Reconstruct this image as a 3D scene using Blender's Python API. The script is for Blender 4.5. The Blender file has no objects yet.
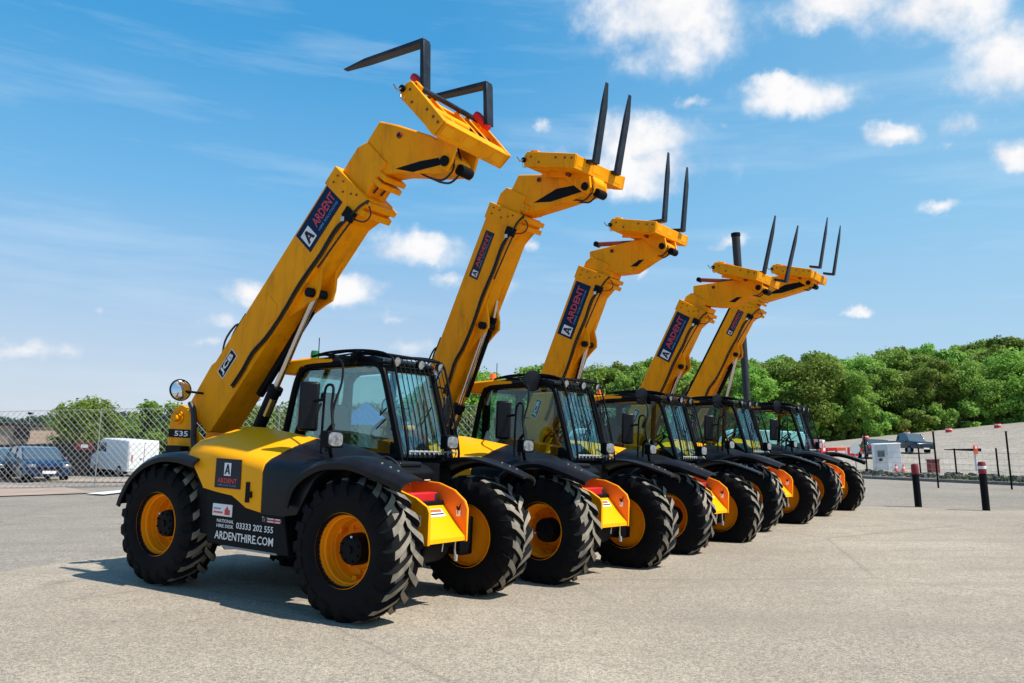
import bpy, bmesh, math, random
from math import sin, cos, pi, radians, atan2, sqrt, hypot
from mathutils import Vector, Matrix
random.seed(7)
SC = bpy.context.scene
COL = SC.collection

# ------------------------------------------------------------------ materials
def nmat(name):
    m = bpy.data.materials.new(name); m.use_nodes = True
    nt = m.node_tree; nt.nodes.clear()
    o = nt.nodes.new('ShaderNodeOutputMaterial'); b = nt.nodes.new('ShaderNodeBsdfPrincipled')
    nt.links.new(b.outputs[0], o.inputs[0])
    return m, nt, b, o
def rgb(c): return (c[0], c[1], c[2], 1)
def noise(nt, scale, detail=3, rough=.55, vec=None):
    n = nt.nodes.new('ShaderNodeTexNoise'); n.inputs['Scale'].default_value = scale
    n.inputs['Detail'].default_value = detail; n.inputs['Roughness'].default_value = rough
    if vec: nt.links.new(vec, n.inputs['Vector'])
    return n
def ramp(nt, src, stops):
    r = nt.nodes.new('ShaderNodeValToRGB'); nt.links.new(src, r.inputs[0])
    e = r.color_ramp.elements
    while len(e) < len(stops): e.new(.5)
    for k, (p, c) in enumerate(stops): e[k].position = p; e[k].color = rgb(c) if len(c) == 3 else c
    return r
def mix(nt, f, a, b, mode='MIX'):
    n = nt.nodes.new('ShaderNodeMix'); n.data_type = 'RGBA'; n.blend_type = mode
    for k, v in ((0, f), (6, a), (7, b)):
        if hasattr(v, 'is_linked') or hasattr(v, 'links'): nt.links.new(v, n.inputs[k])
        elif k == 0: n.inputs[0].default_value = v
        else: n.inputs[k].default_value = rgb(v)
    return n.outputs[2]
def bump(nt, b, h, s, d=.01):
    n = nt.nodes.new('ShaderNodeBump'); n.inputs['Strength'].default_value = s; n.inputs['Distance'].default_value = d
    nt.links.new(h, n.inputs['Height']); nt.links.new(n.outputs[0], b.inputs['Normal'])
def simple(name, c, r=.5, metal=0, var=.12, scale=4, coat=0, dust=None, bmp=0, spec=.5):
    m, nt, b, o = nmat(name)
    tc = nt.nodes.new('ShaderNodeTexCoord').outputs['Object']
    n = noise(nt, scale, 5, .6, tc)
    lo = [max(0, x*(1-var)) for x in c]; hi = [x*(1+var*.6) for x in c]
    rp = ramp(nt, n.outputs[0], [(.3, lo), (.7, hi)])
    col = rp.outputs[0]
    if dust:
        n2 = noise(nt, 2.3, 8, .7, tc)
        f = ramp(nt, n2.outputs[0], [(.48, (0, 0, 0)), (.75, (dust[3],)*3)])
        col = mix(nt, f.outputs[0], col, dust[:3])
    nt.links.new(col, b.inputs['Base Color'])
    rr = nt.nodes.new('ShaderNodeMapRange'); nt.links.new(n.outputs[0], rr.inputs[0])
    rr.inputs[3].default_value = max(.02, r-.08); rr.inputs[4].default_value = min(1, r+.12)
    nt.links.new(rr.outputs[0], b.inputs['Roughness'])
    b.inputs['Metallic'].default_value = metal; b.inputs['Specular IOR Level'].default_value = spec
    if coat: b.inputs['Coat Weight'].default_value = coat; b.inputs['Coat Roughness'].default_value = .08
    if bmp:
        n3 = noise(nt, 90, 3, .6, tc); bump(nt, b, n3.outputs[0], bmp, .003)
    return m
M = {}
M['yellow'] = simple('yellow_paint', (1.0, .36, .0), .5, 0, .08, 3, 0, (.62, .20, .01, .25), 0, .12)
M['bonnet'] = simple('bonnet_yellow', (1.0, .41, .0), .42, 0, .05, 3, .04, (.7, .30, .01, .15), 0, .15)
def worn(m, base):
    nt = m.node_tree; b = [n for n in nt.nodes if n.type == 'BSDF_PRINCIPLED'][0]
    src = b.inputs['Base Color'].links[0].from_socket; tc = nt.nodes.new('ShaderNodeTexCoord').outputs['Object']
    ch = noise(nt, 26, 6, .75, tc); f = ramp(nt, ch.outputs[0], [(.67, (0, 0, 0)), (.70, (.8, .8, .8))]).outputs[0]
    c = mix(nt, f, src, (.14, .07, .03))
    mp = nt.nodes.new('ShaderNodeMapping'); nt.links.new(tc, mp.inputs[0]); mp.inputs['Scale'].default_value = (3, 3, .5)
    gr = noise(nt, 2.2, 9, .72, mp.outputs[0]); f2 = ramp(nt, gr.outputs[0], [(.50, (0, 0, 0)), (.72, (.55, .55, .55))]).outputs[0]
    c = mix(nt, f2, c, (.36, .135, .012))
    nt.links.new(c, b.inputs['Base Color']); bump(nt, b, ch.outputs[0], .08, .004)
worn(M['yellow'], 0)
M['orange'] = simple('nose_inner_orange', (.86, .19, .012), .42, 0, .08, 4)  # more orange tone for the inner faces of the nose
M['rim'] = simple('rim_yellow', (1.0, .31, .001), .5, 0, .10, 6, 0, (.45, .17, .02, .3), 0, .15)
M['black'] = simple('black_steel', (.005, .006, .008), .5, 0, .3, 5, 0, (.016, .015, .014, .2), 0, .1)
M['plastic'] = simple('dark_plastic', (.0055, .006, .0085), .33, 0, .2, 6, 0, (.02, .02, .021, .25), .12, .22)
M['rubber'] = simple('tyre_rubber', (.006, .006, .007), .75, 0, .3, 7, 0, (.04, .034, .028, .2), .2, .12)
M['lug'] = simple('tyre_tread_rubber', (.21, .185, .148), .8, 0, .35, 9, 0, (.42, .35, .265, .75), .2, .2)
M['chrome'] = simple('rod_chrome', (.62, .56, .5), .22, 1, .1, 9)
M['steel'] = simple('fork_steel', (.028, .032, .042), .38, .6, .3, 8, 0, (.12, .12, .13, .4))
M['fork_face'] = simple('worn_fork_face', (.22, .21, .21), .5, .4, .4, 20)
M['red'] = simple('red_paint', (.62, .010, .014), .5)
M['dull_red'] = simple('faded_red', (.22, .018, .028), .6)
M['white'] = simple('white_paint', (.78, .78, .78), .4)
M['offwhite'] = simple('pale_panel', (.55, .58, .58), .5)
M['navy'] = simple('navy_decal', (.004, .022, .068), .5, spec=.12)
M['slate'] = simple('slate_decal', (.028, .030, .040), .5, spec=.15)
M['redink'] = simple('red_lettering', (.62, .035, .05), .4)
M['blueink'] = simple('blue_lettering', (.10, .28, .55), .4)
M['green_lens'] = simple('green_lens', (.0, .16, .055), .2, 0, .1, 5, .5)
M['orange_lens'] = simple('orange_lens', (.85, .20, .02), .2, 0, .1, 5, .5)
M['lens'] = simple('lamp_lens', (.42, .44, .48), .10, .7, .6, 22, .8)
M['mirror'] = simple('mirror_glass', (.75, .75, .78), .03, 1, .02)
M['seat'] = simple('seat_fabric', (.05, .05, .055), .85)
M['hose'] = simple('hose_rubber', (.012, .012, .013), .5)
M['brass'] = simple('brass_fitting', (.55, .32, .08), .35, .8)
M['blue_car'] = simple('blue_car_paint', (.004, .016, .065), .22, .3, .05, 3, .8)
M['dark_car'] = simple('dark_car_paint', (.006, .008, .016), .22, .3, .05, 3, .8)
M['car_glass'] = simple('dark_car_glass', (.06, .09, .11), .06, 0, .05, 2, .8)
M['grey_van'] = simple('van_side_grey', (.30, .33, .38), .3, 0, .05, 2, .4)
M['bark'] = simple('tree_bark', (.09, .065, .045), .9, 0, .4, 8, bmp=.3)
M['timber'] = simple('dark_timber', (.020, .018, .022), .8, 0, .4, 3)
M['zinc'] = simple('galvanised_wire', (.38, .38, .36), .5, .3, .2, 10)
M['tarp'] = simple('blue_tarpaulin', (.03, .16, .48), .5)
M['rust'] = simple('red_brown_panel', (.20, .035, .025), .6)
M['cone'] = simple('cone_orange', (.85, .10, .03), .5)
M['concrete'] = simple('concrete_kerb', (.16, .15, .135), .85, 0, .3, 5)
M['pole'] = simple('weathered_dark_pole', (.018, .022, .026), .7, 0, .4, 6)
M['pink'] = simple('pale_surfacing', (.36, .27, .21), .9, 0, .2, 1)
M['slab'] = simple('steel_cover', (.10, .09, .08), .6, .4, .3, 8)

def glass_mat(name, tint, refl=1.0):
    m = bpy.data.materials.new(name); m.use_nodes = True; nt = m.node_tree; nt.nodes.clear()
    o = nt.nodes.new('ShaderNodeOutputMaterial'); t = nt.nodes.new('ShaderNodeBsdfTransparent'); t.inputs[0].default_value = rgb(tint)
    g = nt.nodes.new('ShaderNodeBsdfGlossy'); g.inputs['Roughness'].default_value = .02; g.inputs[0].default_value = (.9, .95, 1, 1)
    f = nt.nodes.new('ShaderNodeFresnel'); f.inputs[0].default_value = 1.5
    a = nt.nodes.new('ShaderNodeMath'); a.operation = 'MULTIPLY_ADD'; nt.links.new(f.outputs[0], a.inputs[0]); a.inputs[1].default_value = refl; a.inputs[2].default_value = .015
    x = nt.nodes.new('ShaderNodeMixShader'); nt.links.new(a.outputs[0], x.inputs[0]); nt.links.new(t.outputs[0], x.inputs[1]); nt.links.new(g.outputs[0], x.inputs[2])
    nt.links.new(x.outputs[0], o.inputs[0]); return m
M['glass'] = glass_mat('cab_glass', (.74, .90, .885), .3)
M['screen'] = glass_mat('windscreen_glass', (.80, .95, .95), .28)

# asphalt with bound chippings
def ground_mat(name, base, warm, dark, speck=1.0, grain=90):
    m, nt, b, o = nmat(name)
    g = nt.nodes.new('ShaderNodeNewGeometry').outputs['Position']
    big = noise(nt, .22, 6, .62, g); mid = noise(nt, 2.2, 5, .6, g)
    c = ramp(nt, big.outputs[0], [(.38, [x*.9 for x in base]), (.5, base), (.64, warm)]).outputs[0]
    c = mix(nt, ramp(nt, mid.outputs[0], [(.35, (0, 0, 0)), (.7, (.35, .35, .35))]).outputs[0], c, [x*.78 for x in base])
    v = nt.nodes.new('ShaderNodeTexVoronoi'); v.inputs['Scale'].default_value = grain; nt.links.new(g, v.inputs['Vector'])
    sep = nt.nodes.new('ShaderNodeSeparateColor'); nt.links.new(v.outputs['Color'], sep.inputs[0])
    st = ramp(nt, sep.outputs[0], [(0, [x*(1-.62*speck) for x in (1, 1, 1)]), (.35, (.85, .85, .85)), (.8, (1.08, 1.07, 1.05)), (1, (1.5, 1.47, 1.42))])
    c = mix(nt, 1.0, c, st.outputs[0], 'MULTIPLY')
    v2 = nt.nodes.new('ShaderNodeTexVoronoi'); v2.inputs['Scale'].default_value = grain*.33; nt.links.new(g, v2.inputs['Vector'])
    s2 = nt.nodes.new('ShaderNodeSeparateColor'); nt.links.new(v2.outputs['Color'], s2.inputs[0])
    c = mix(nt, 1.0, c, ramp(nt, s2.outputs[1], [(0, (.72, .72, .73)), (.5, (1, 1, 1)), (1, (1.22, 1.2, 1.17))]).outputs[0], 'MULTIPLY')
    mt_ = nt.nodes.new('ShaderNodeMapping'); nt.links.new(g, mt_.inputs[0]); mt_.inputs['Rotation'].default_value = (0, 0, -.98); mt_.inputs['Scale'].default_value = (.12, 1.6, 1)
    tk = noise(nt, 1.3, 5, .6, mt_.outputs[0]); c = mix(nt, ramp(nt, tk.outputs[0], [(.52, (0, 0, 0)), (.68, (.5, .5, .5))]).outputs[0], c, [x*.72 for x in base])
    pt_ = nt.nodes.new('ShaderNodeTexVoronoi'); pt_.feature = 'DISTANCE_TO_EDGE'; pt_.inputs['Scale'].default_value = .16; nt.links.new(g, pt_.inputs['Vector'])
    c = mix(nt, ramp(nt, pt_.outputs['Distance'], [(0, (.35, .35, .35)), (.006, (0, 0, 0))]).outputs[0], c, dark)
    # oil drips and stains
    sp = noise(nt, .9, 4, .5, g)
    f = ramp(nt, sp.outputs[0], [(.66, (0, 0, 0)), (.74, (.45, .45, .45))]).outputs[0]
    c = mix(nt, f, c, dark)
    wv = nt.nodes.new('ShaderNodeTexNoise'); wv.inputs['Scale'].default_value = .5; wv.inputs['Detail'].default_value = 8; wv.inputs['Distortion'].default_value = 2.5; nt.links.new(g, wv.inputs['Vector'])
    cr = ramp(nt, wv.outputs[0], [(.492, (0, 0, 0)), (.5, (.28, .28, .28)), (.508, (0, 0, 0))]).outputs[0]
    c = mix(nt, cr, c, dark)
    nt.links.new(c, b.inputs['Base Color']); b.inputs['Roughness'].default_value = .9; b.inputs['Specular IOR Level'].default_value = .25
    bump(nt, b, v.outputs['Distance'], .5, .006)
    return m
M['apron'] = ground_mat('chipping_apron', (.365, .312, .245), (.43, .368, .288), (.14, .12, .10), .62, 150)
M['road'] = ground_mat('grey_asphalt', (.285, .25, .21), (.32, .283, .238), (.11, .10, .085), .6, 120)
M['field'] = ground_mat('gravel_lot', (.33, .292, .243), (.38, .338, .282), (.2, .18, .15), .6, 12)
M['soil'] = ground_mat('wood_floor', (.05, .07, .025), (.07, .09, .03), (.03, .03, .02), .6, 8)
M['rubble'] = simple('verge_stone', (.13, .12, .105), .9, 0, .5, 3)
M['grass'] = simple('grass_blades', (.10, .15, .035), .8, 0, .4, 2)

def leaf_mat(name, a, b_, c_):
    m, nt, b, o = nmat(name)
    tc = nt.nodes.new('ShaderNodeTexCoord').outputs['Object']
    oi = nt.nodes.new('ShaderNodeObjectInfo')
    n = noise(nt, .45, 4, .6, tc); n2 = noise(nt, 5, 2, .5, tc)
    c = ramp(nt, n.outputs[0], [(.32, a), (.52, b_), (.72, c_)]).outputs[0]
    c = mix(nt, ramp(nt, n2.outputs[0], [(.4, (0, 0, 0)), (.65, (.5, .5, .5))]).outputs[0], c, c_)
    hs = nt.nodes.new('ShaderNodeHueSaturation'); nt.links.new(c, hs.inputs['Color'])
    mr = nt.nodes.new('ShaderNodeMapRange'); nt.links.new(oi.outputs['Random'], mr.inputs[0]); mr.inputs[3].default_value = .475; mr.inputs[4].default_value = .52
    mv = nt.nodes.new('ShaderNodeMapRange'); nt.links.new(oi.outputs['Random'], mv.inputs[0]); mv.inputs[3].default_value = .7; mv.inputs[4].default_value = 1.3
    nt.links.new(mr.outputs[0], hs.inputs['Hue']); nt.links.new(mv.outputs[0], hs.inputs['Value'])
    nt.links.new(hs.outputs[0], b.inputs['Base Color']); b.inputs['Roughness'].default_value = .6; b.inputs['Specular IOR Level'].default_value = .2
    tr = nt.nodes.new('ShaderNodeBsdfTranslucent'); nt.links.new(hs.outputs[0], tr.inputs[0])
    x = nt.nodes.new('ShaderNodeMixShader'); x.inputs[0].default_value = .4
    nt.links.new(b.outputs[0], x.inputs[1]); nt.links.new(tr.outputs[0], x.inputs[2]); nt.links.new(x.outputs[0], o.inputs[0])
    return m
M['leaf'] = leaf_mat('woodland_leaves', (.10, .19, .034), (.20, .34, .052), (.33, .46, .085))
M['leaf_light'] = leaf_mat('light_leaves', (.10, .20, .025), (.19, .33, .045), (.30, .43, .07))
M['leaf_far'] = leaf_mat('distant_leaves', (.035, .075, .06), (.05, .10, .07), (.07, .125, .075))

def brick_mat():
    m, nt, b, o = nmat('brown_brick')
    g = nt.nodes.new('ShaderNodeTexCoord').outputs['Object']
    mp = nt.nodes.new('ShaderNodeMapping'); nt.links.new(g, mp.inputs[0]); mp.inputs['Rotation'].default_value = (radians(90), 0, 0)
    br = nt.nodes.new('ShaderNodeTexBrick'); nt.links.new(mp.outputs[0], br.inputs[0]); br.inputs['Scale'].default_value = 3
    br.inputs['Color1'].default_value = (.42, .30, .22, 1); br.inputs['Color2'].default_value = (.34, .24, .18, 1); br.inputs['Mortar'].default_value = (.3, .27, .23, 1)
    nt.links.new(br.outputs[0], b.inputs['Base Color']); b.inputs['Roughness'].default_value = .9
    return m
M['brick'] = brick_mat()

# ------------------------------------------------------------------ mesh builder
_txt = {}
def text2d(s, bold=.0):
    k = (s, bold)
    if k in _txt: return _txt[k]
    cu = bpy.data.curves.new('tmp', 'FONT'); cu.body = s; cu.resolution_u = 2; cu.offset = bold; cu.size = 1
    ob = bpy.data.objects.new('tmp', cu); COL.objects.link(ob)
    bpy.context.view_layer.update()
    me = bpy.data.meshes.new_from_object(ob.evaluated_get(bpy.context.evaluated_depsgraph_get()))
    vs = [(v.co.x, v.co.y) for v in me.vertices]; fs = [tuple(p.vertices) for p in me.polygons]
    bpy.data.objects.remove(ob); bpy.data.curves.remove(cu); bpy.data.meshes.remove(me)
    x0 = min(v[0] for v in vs); x1 = max(v[0] for v in vs); y0 = min(v[1] for v in vs); y1 = max(v[1] for v in vs)
    _txt[k] = ([((v[0]-x0)/(x1-x0), (v[1]-y0)/(y1-y0)) for v in vs], fs, (x1-x0)/(y1-y0))
    return _txt[k]
def crom(P, k=4):
    out = []
    for i in range(len(P)-1):
        a = P[i-1] if i else P[0]*2-P[1]; b = P[i]; c = P[i+1]; d = P[i+2] if i+2 < len(P) else P[-1]*2-P[-2]
        for j in range(k):
            t = j/k; out.append(((b*2)+(c-a)*t+(a*2-b*5+c*4-d)*t*t+(b*3-a-c*3+d)*t*t*t)*.5)
    out.append(P[-1]); return out
class MB:
    def __init__(s): s.v = []; s.f = []; s.m = []; s.mats = []
    def mi(s, m):
        if m not in s.mats: s.mats.append(m)
        return s.mats.index(m)
    def add(s, vs, fs, m):
        b = len(s.v); s.v += [tuple(v) for v in vs]; k = s.mi(m)
        for f in fs: s.f.append(tuple(i+b for i in f)); s.m.append(k)
    def box(s, c, d, m, rot=None):
        vs = []
        for x in (-.5, .5):
            for y in (-.5, .5):
                for z in (-.5, .5):
                    p = Vector((x*d[0], y*d[1], z*d[2]))
                    if rot: p = rot @ p
                    vs.append(p+Vector(c))
        s.add(vs, [(0, 1, 3, 2), (4, 6, 7, 5), (0, 4, 5, 1), (2, 3, 7, 6), (0, 2, 6, 4), (1, 5, 7, 3)], m)
    def bb(s, x0, x1, y0, y1, z0, z1, m): s.box(((x0+x1)/2, (y0+y1)/2, (z0+z1)/2), (abs(x1-x0), abs(y1-y0), abs(z1-z0)), m)
    def prism(s, pts, y0, y1, m):           # polygon in x,z extruded along y
        n = len(pts)
        ar = sum(pts[i][0]*pts[(i+1) % n][1]-pts[(i+1) % n][0]*pts[i][1] for i in range(n))
        if ar < 0: pts = pts[::-1]
        if y0 > y1: y0, y1 = y1, y0
        vs = [(p[0], y0, p[1]) for p in pts]+[(p[0], y1, p[1]) for p in pts]
        fs = [tuple(range(n)), tuple(range(2*n-1, n-1, -1))]
        for i in range(n):
            j = (i+1) % n; fs.append((i, i+n, j+n, j))
        s.add(vs, fs, m)
    def loft(s, secs, m, caps=True, closed=True):
        n = len(secs[0]); vs = [p for q in secs for p in q]; fs = []
        for k in range(len(secs)-1):
            for i in range(n if closed else n-1):
                j = (i+1) % n
                fs.append((k*n+i, k*n+j, (k+1)*n+j, (k+1)*n+i))
        if caps and closed:
            fs.append(tuple(range(n-1, -1, -1))); fs.append(tuple(range((len(secs)-1)*n, len(secs)*n)))
        s.add(vs, fs, m)
    def tube(s, pts, r, m, n=8, r2=None):
        pts = [Vector(p) for p in pts]; secs = []; up = None
        if 3 < len(pts) < 20: pts = crom(pts)
        for i, p in enumerate(pts):
            d = (pts[min(i+1, len(pts)-1)]-pts[max(i-1, 0)]).normalized()
            if up is None: up = Vector((0, 0, 1)) if abs(d.z) < .9 else Vector((0, 1, 0))
            a = d.cross(up).normalized(); bq = a.cross(d).normalized(); up = bq
            rr = r if r2 is None else r+(r2-r)*i/(len(pts)-1)
            secs.append([p+rr*(cos(2*pi*k/n)*a+sin(2*pi*k/n)*bq) for k in range(n)])
        s.loft(secs, m)
    def lathe(s, prof, c, ax, m, n=32, close=False):   # prof: (radius, along axis)
        ax = Vector(ax).normalized(); a = ax.orthogonal().normalized(); b = ax.cross(a); c = Vector(c)
        vs = []; fs = []; k = len(prof)
        for i in range(n):
            t = 2*pi*i/n
            for r, h in prof: vs.append(c+ax*h+r*(cos(t)*a+sin(t)*b))
        for i in range(n):
            j = (i+1) % n
            for q in range(k if close else k-1):
                w = (q+1) % k; fs.append((i*k+q, j*k+q, j*k+w, i*k+w))
        s.add(vs, fs, m)
    def cyl(s, p0, p1, r, m, n=20, r2=None):
        p0 = Vector(p0); p1 = Vector(p1); h = (p1-p0).length; r2 = r if r2 is None else r2
        ax = (p1-p0).normalized(); a = ax.orthogonal().normalized(); b = ax.cross(a)
        s.loft([[q+rr*(cos(2*pi*k/n)*a+sin(2*pi*k/n)*b) for k in range(n)] for q, rr in ((p0, r), (p1, r2))], m)
    def text(s, t, o, R, U, h, m, w=None, bold=.012):
        vs, fs, asp = text2d(t, bold); w = w or h*asp; o = Vector(o); R = Vector(R).normalized()*w; U = Vector(U).normalized()*h
        s.add([o+R*v[0]+U*v[1] for v in vs], fs, m)
    def build(s, name, parent=None, bevel=0, smooth=35, recalc=True, label=None):
        me = bpy.data.meshes.new(name); me.from_pydata(s.v, [], s.f)
        for m in s.mats: me.materials.append(M[m])
        me.polygons.foreach_set('material_index', s.m)
        if recalc:
            bm = bmesh.new(); bm.from_mesh(me); bmesh.ops.recalc_face_normals(bm, faces=bm.faces); bm.to_mesh(me); bm.free()
        me.polygons.foreach_set('use_smooth', [True]*len(me.polygons))
        me.set_sharp_from_angle(angle=radians(smooth)); me.update()
        o = bpy.data.objects.new(name, me); COL.objects.link(o)
        if parent: o.parent = parent
        if bevel:
            b = o.modifiers.new('Bevel', 'BEVEL'); b.width = bevel; b.segments = 2; b.limit_method = 'ANGLE'; b.angle_limit = radians(40); b.harden_normals = False
        if label: o['label'] = label
        return o
def tag(o, label=None, cat=None, group=None, kind=None):
    if label: o['label'] = label
    if cat: o['category'] = cat
    if group: o['group'] = group
    if kind: o['kind'] = kind
    return o
def empty(name, loc=(0, 0, 0), rz=0, parent=None):
    o = bpy.data.objects.new(name, None); COL.objects.link(o); o.location = loc; o.rotation_euler = (0, 0, rz); o.empty_display_size = .2
    if parent: o.parent = parent
    return o
def copy_obj(o, parent=None):
    c = o.copy(); COL.objects.link(c); c.parent = parent
    for ch in list(o.children): copy_obj(ch, c)
    return c

# ------------------------------------------------------------------ camera
FPX, PIT, ROL, H = 863.4, .11044, .03952, 1.729
fw = Vector((0, cos(PIT), sin(PIT))); up = Vector((0, -sin(PIT), cos(PIT))); rt = Vector((1, 0, 0))
r2 = rt*cos(ROL)+up*sin(ROL); u2 = up*cos(ROL)-rt*sin(ROL)
cam = bpy.data.cameras.new('camera'); co = bpy.data.objects.new('camera', cam); COL.objects.link(co)
cam.sensor_width = 36; cam.lens = FPX/1024*36; cam.clip_end = 5000; cam.clip_start = .05
mt = Matrix((r2, u2, -fw)).transposed().to_4x4(); mt.translation = (0, 0, H); co.matrix_world = mt
SC.camera = co
def ray(px, py): return fw+r2*((px-512)/FPX)-u2*((py-341.5)/FPX)

# ------------------------------------------------------------------ terrain
def sp(x, w): # soft plus
    return w*math.log1p(math.exp(max(-30, min(30, x/w)))) if x/w < 30 else x
def terr(x, y):
    z = .04*sp(x-.8, .6)-.062*sp(-x-5, .8)
    if y > 30:
        u = x/y
        z += sp(y-62, 3)*.172*sp(u-.3, .02)*min(1.6, 1)
        z += .045*sp(y-165, 8)*max(0, min(1, (u+.2)/.3))
    return z
def at(px, py=None, Y=None):
    d = ray(px, py if py is not None else 450)
    if Y is not None:
        t = Y/d.y; return Vector((d.x*t, Y, terr(d.x*t, Y)))
    t = 1.0
    while t < 2000:
        p = Vector((0, 0, H))+d*t
        if p.z < terr(p.x, p.y): return Vector((p.x, p.y, terr(p.x, p.y)))
        t *= 1.0015
    return p
def grid(name, xs, ys, m, dz=0, f=None):
    b = MB(); n = len(xs)
    vs = []
    for y in ys:
        for x in xs:
            X, Y = f(x, y) if f else (x, y); vs.append((X, Y, terr(X, Y)+dz))
    fs = [(j*n+i, j*n+i+1, (j+1)*n+i+1, (j+1)*n+i) for j in range(len(ys)-1) for i in range(n-1)]
    b.add(vs, fs, m); return b.build(name, recalc=False, smooth=80)
def span(a, b, st): 
    n = max(1, int(round((b-a)/st))); return [a+(b-a)*i/n for i in range(n+1)]
tag(grid('ground', span(-900, -60, 40)[:-1]+span(-60, 60, 1)+span(60, 900, 40)[1:], span(-60, -4, 8)[:-1]+span(-4, 60, 1)+span(60, 220, 5)[1:]+span(220, 1500, 60)[1:], 'road'), kind='structure')
A0, A1, A2, A3 = Vector((-16, -10)), Vector((-5.5, 10.75)), Vector((1.3, 24.7)), Vector((34, 13.1))
def apron_f(u, v):     # v 0..2 along the left edge, u 0..1 across
    L = A0.lerp(A1, v) if v < 1 else A1.lerp(A2, v-1)
    Rr = Vector((34, -10)).lerp(Vector((34, 2)), v) if v < 1 else Vector((34, 2)).lerp(A3, v-1)
    p = L.lerp(Rr, u)
    if u == 0: p = p+Vector((.07*sin(v*37)+.05*sin(v*91), 0))
    return p.x, p.y
tag(grid('concrete_apron', span(0, 1, .02), span(0, 2, .015), 'apron', .022, apron_f), kind='structure')
NK = Vector((.849, .529)); TK = Vector((.529, -.849))
def st_(s, t): p = NK*(32.4+s)+TK*t; return p.x, p.y
tag(grid('verge', span(.15, 3.2, .5), span(-45, 25, 1), 'rubble', .11, st_), kind='structure')
tag(grid('gravel_field', span(3.2, 60, 1.5)+span(60, 135, 5)[1:], span(-90, 110, 2), 'field', .06, st_), kind='structure')
# woodland floor beyond the gravel
def wf(u, y): return u*y, y
tag(grid('woodland_floor', span(-1.3, 1.3, .02), span(148, 420, 6), 'soil', .25, wf), kind='structure')
k = MB()
for i in range(70):
    t = -45+i
    a = Vector(st_(0, t+.01)); b_ = Vector(st_(0, t+.99)); w = NK*.14
    vs = []
    for q in (a, b_):
        z = terr(q.x, q.y)
        vs += [(q.x, q.y, z-.1), (q.x, q.y, z+.115), (q.x+w.x, q.y+w.y, z+.125), (q.x+w.x, q.y+w.y, z-.1)]
    k.add(vs, [(0, 1, 2, 3), (7, 6, 5, 4), (0, 4, 5, 1), (1, 5, 6, 2), (2, 6, 7, 3)], 'concrete')
tag(k.build('kerb', bevel=.015), kind='structure')

# pale surfacing strip and edge line by the far left road
def pixpoly(name, pts, m, dz):
    b = MB(); vs = [at(*p)+Vector((0, 0, dz)) for p in pts]; b.add(vs, [tuple(range(len(vs)))], m); return b.build(name, recalc=False)
tag(pixpoly('pavement_strip', [(-150, 506), (0, 497), (60, 495), (100, 493.5), (60, 487.5), (0, 485.5), (-150, 480)], 'pink', .03), kind='structure')
tag(pixpoly('road_marking', [(86, 495), (104, 496), (150, 490.5), (150, 488.5)], 'white', .045), kind='structure')
tag(pixpoly('path', [(-100, 481.5), (170, 483), (170, 480.5), (-100, 477.5)], 'pink', .035), kind='structure')

# ------------------------------------------------------------------ telehandler
R_T = .645; HZ = .64
def add_tyre(b, side=1):
    prof = [(.315, -.16), (.335, -.195), (.40, -.222), (.48, -.228), (.55, -.215), (.592, -.19), (.604, -.10), (.608, 0), (.604, .10), (.592, .19), (.55, .215), (.48, .228), (.40, .222), (.335, .195), (.315, .16)]
    b.lathe(prof, (0, 0, 0), (0, 1, 0), 'rubber', 72); b.lathe([(.6052, -.10), (.6092, 0), (.6052, .10)], (0, 0, 0), (0, 1, 0), 'lug', 72)
    N = 20
    for s in (-1, 1):
        for i in range(N):
            th0 = 2*pi*(i+(.5 if s > 0 else 0))/N
            secs = []
            for q in range(8):
                t = q/7
                yy = s*(-.012+.245*t); th = th0-.30*t**.8
                ro = R_T if t < .82 else R_T-.085*(t-.82)/.18
                ri = .59 if t < .8 else .59-.10*(t-.8)/.2
                w = (.040+.014*t)/R_T; wb = w*1.35
                sec = []
                for (rr, dt) in ((ri, -wb), (ro, -w*.75), (ro, w*.75), (ri, wb)):
                    a = th+dt/1.0
                    sec.append((rr*cos(a), yy, rr*sin(a)))
                secs.append(sec)
            b.loft(secs, 'rubber')
            top = [[(p[0]*1.006, p[1], p[2]*1.006) for p in sc_[1:3]] for sc_ in secs[:7]]
            vs_ = [p for t2 in top for p in t2]
            b.add(vs_, [(2*k_, 2*k_+1, 2*k_+3, 2*k_+2) if s > 0 else (2*k_+1, 2*k_, 2*k_+2, 2*k_+3) for k_ in range(6)], 'lug')
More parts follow.
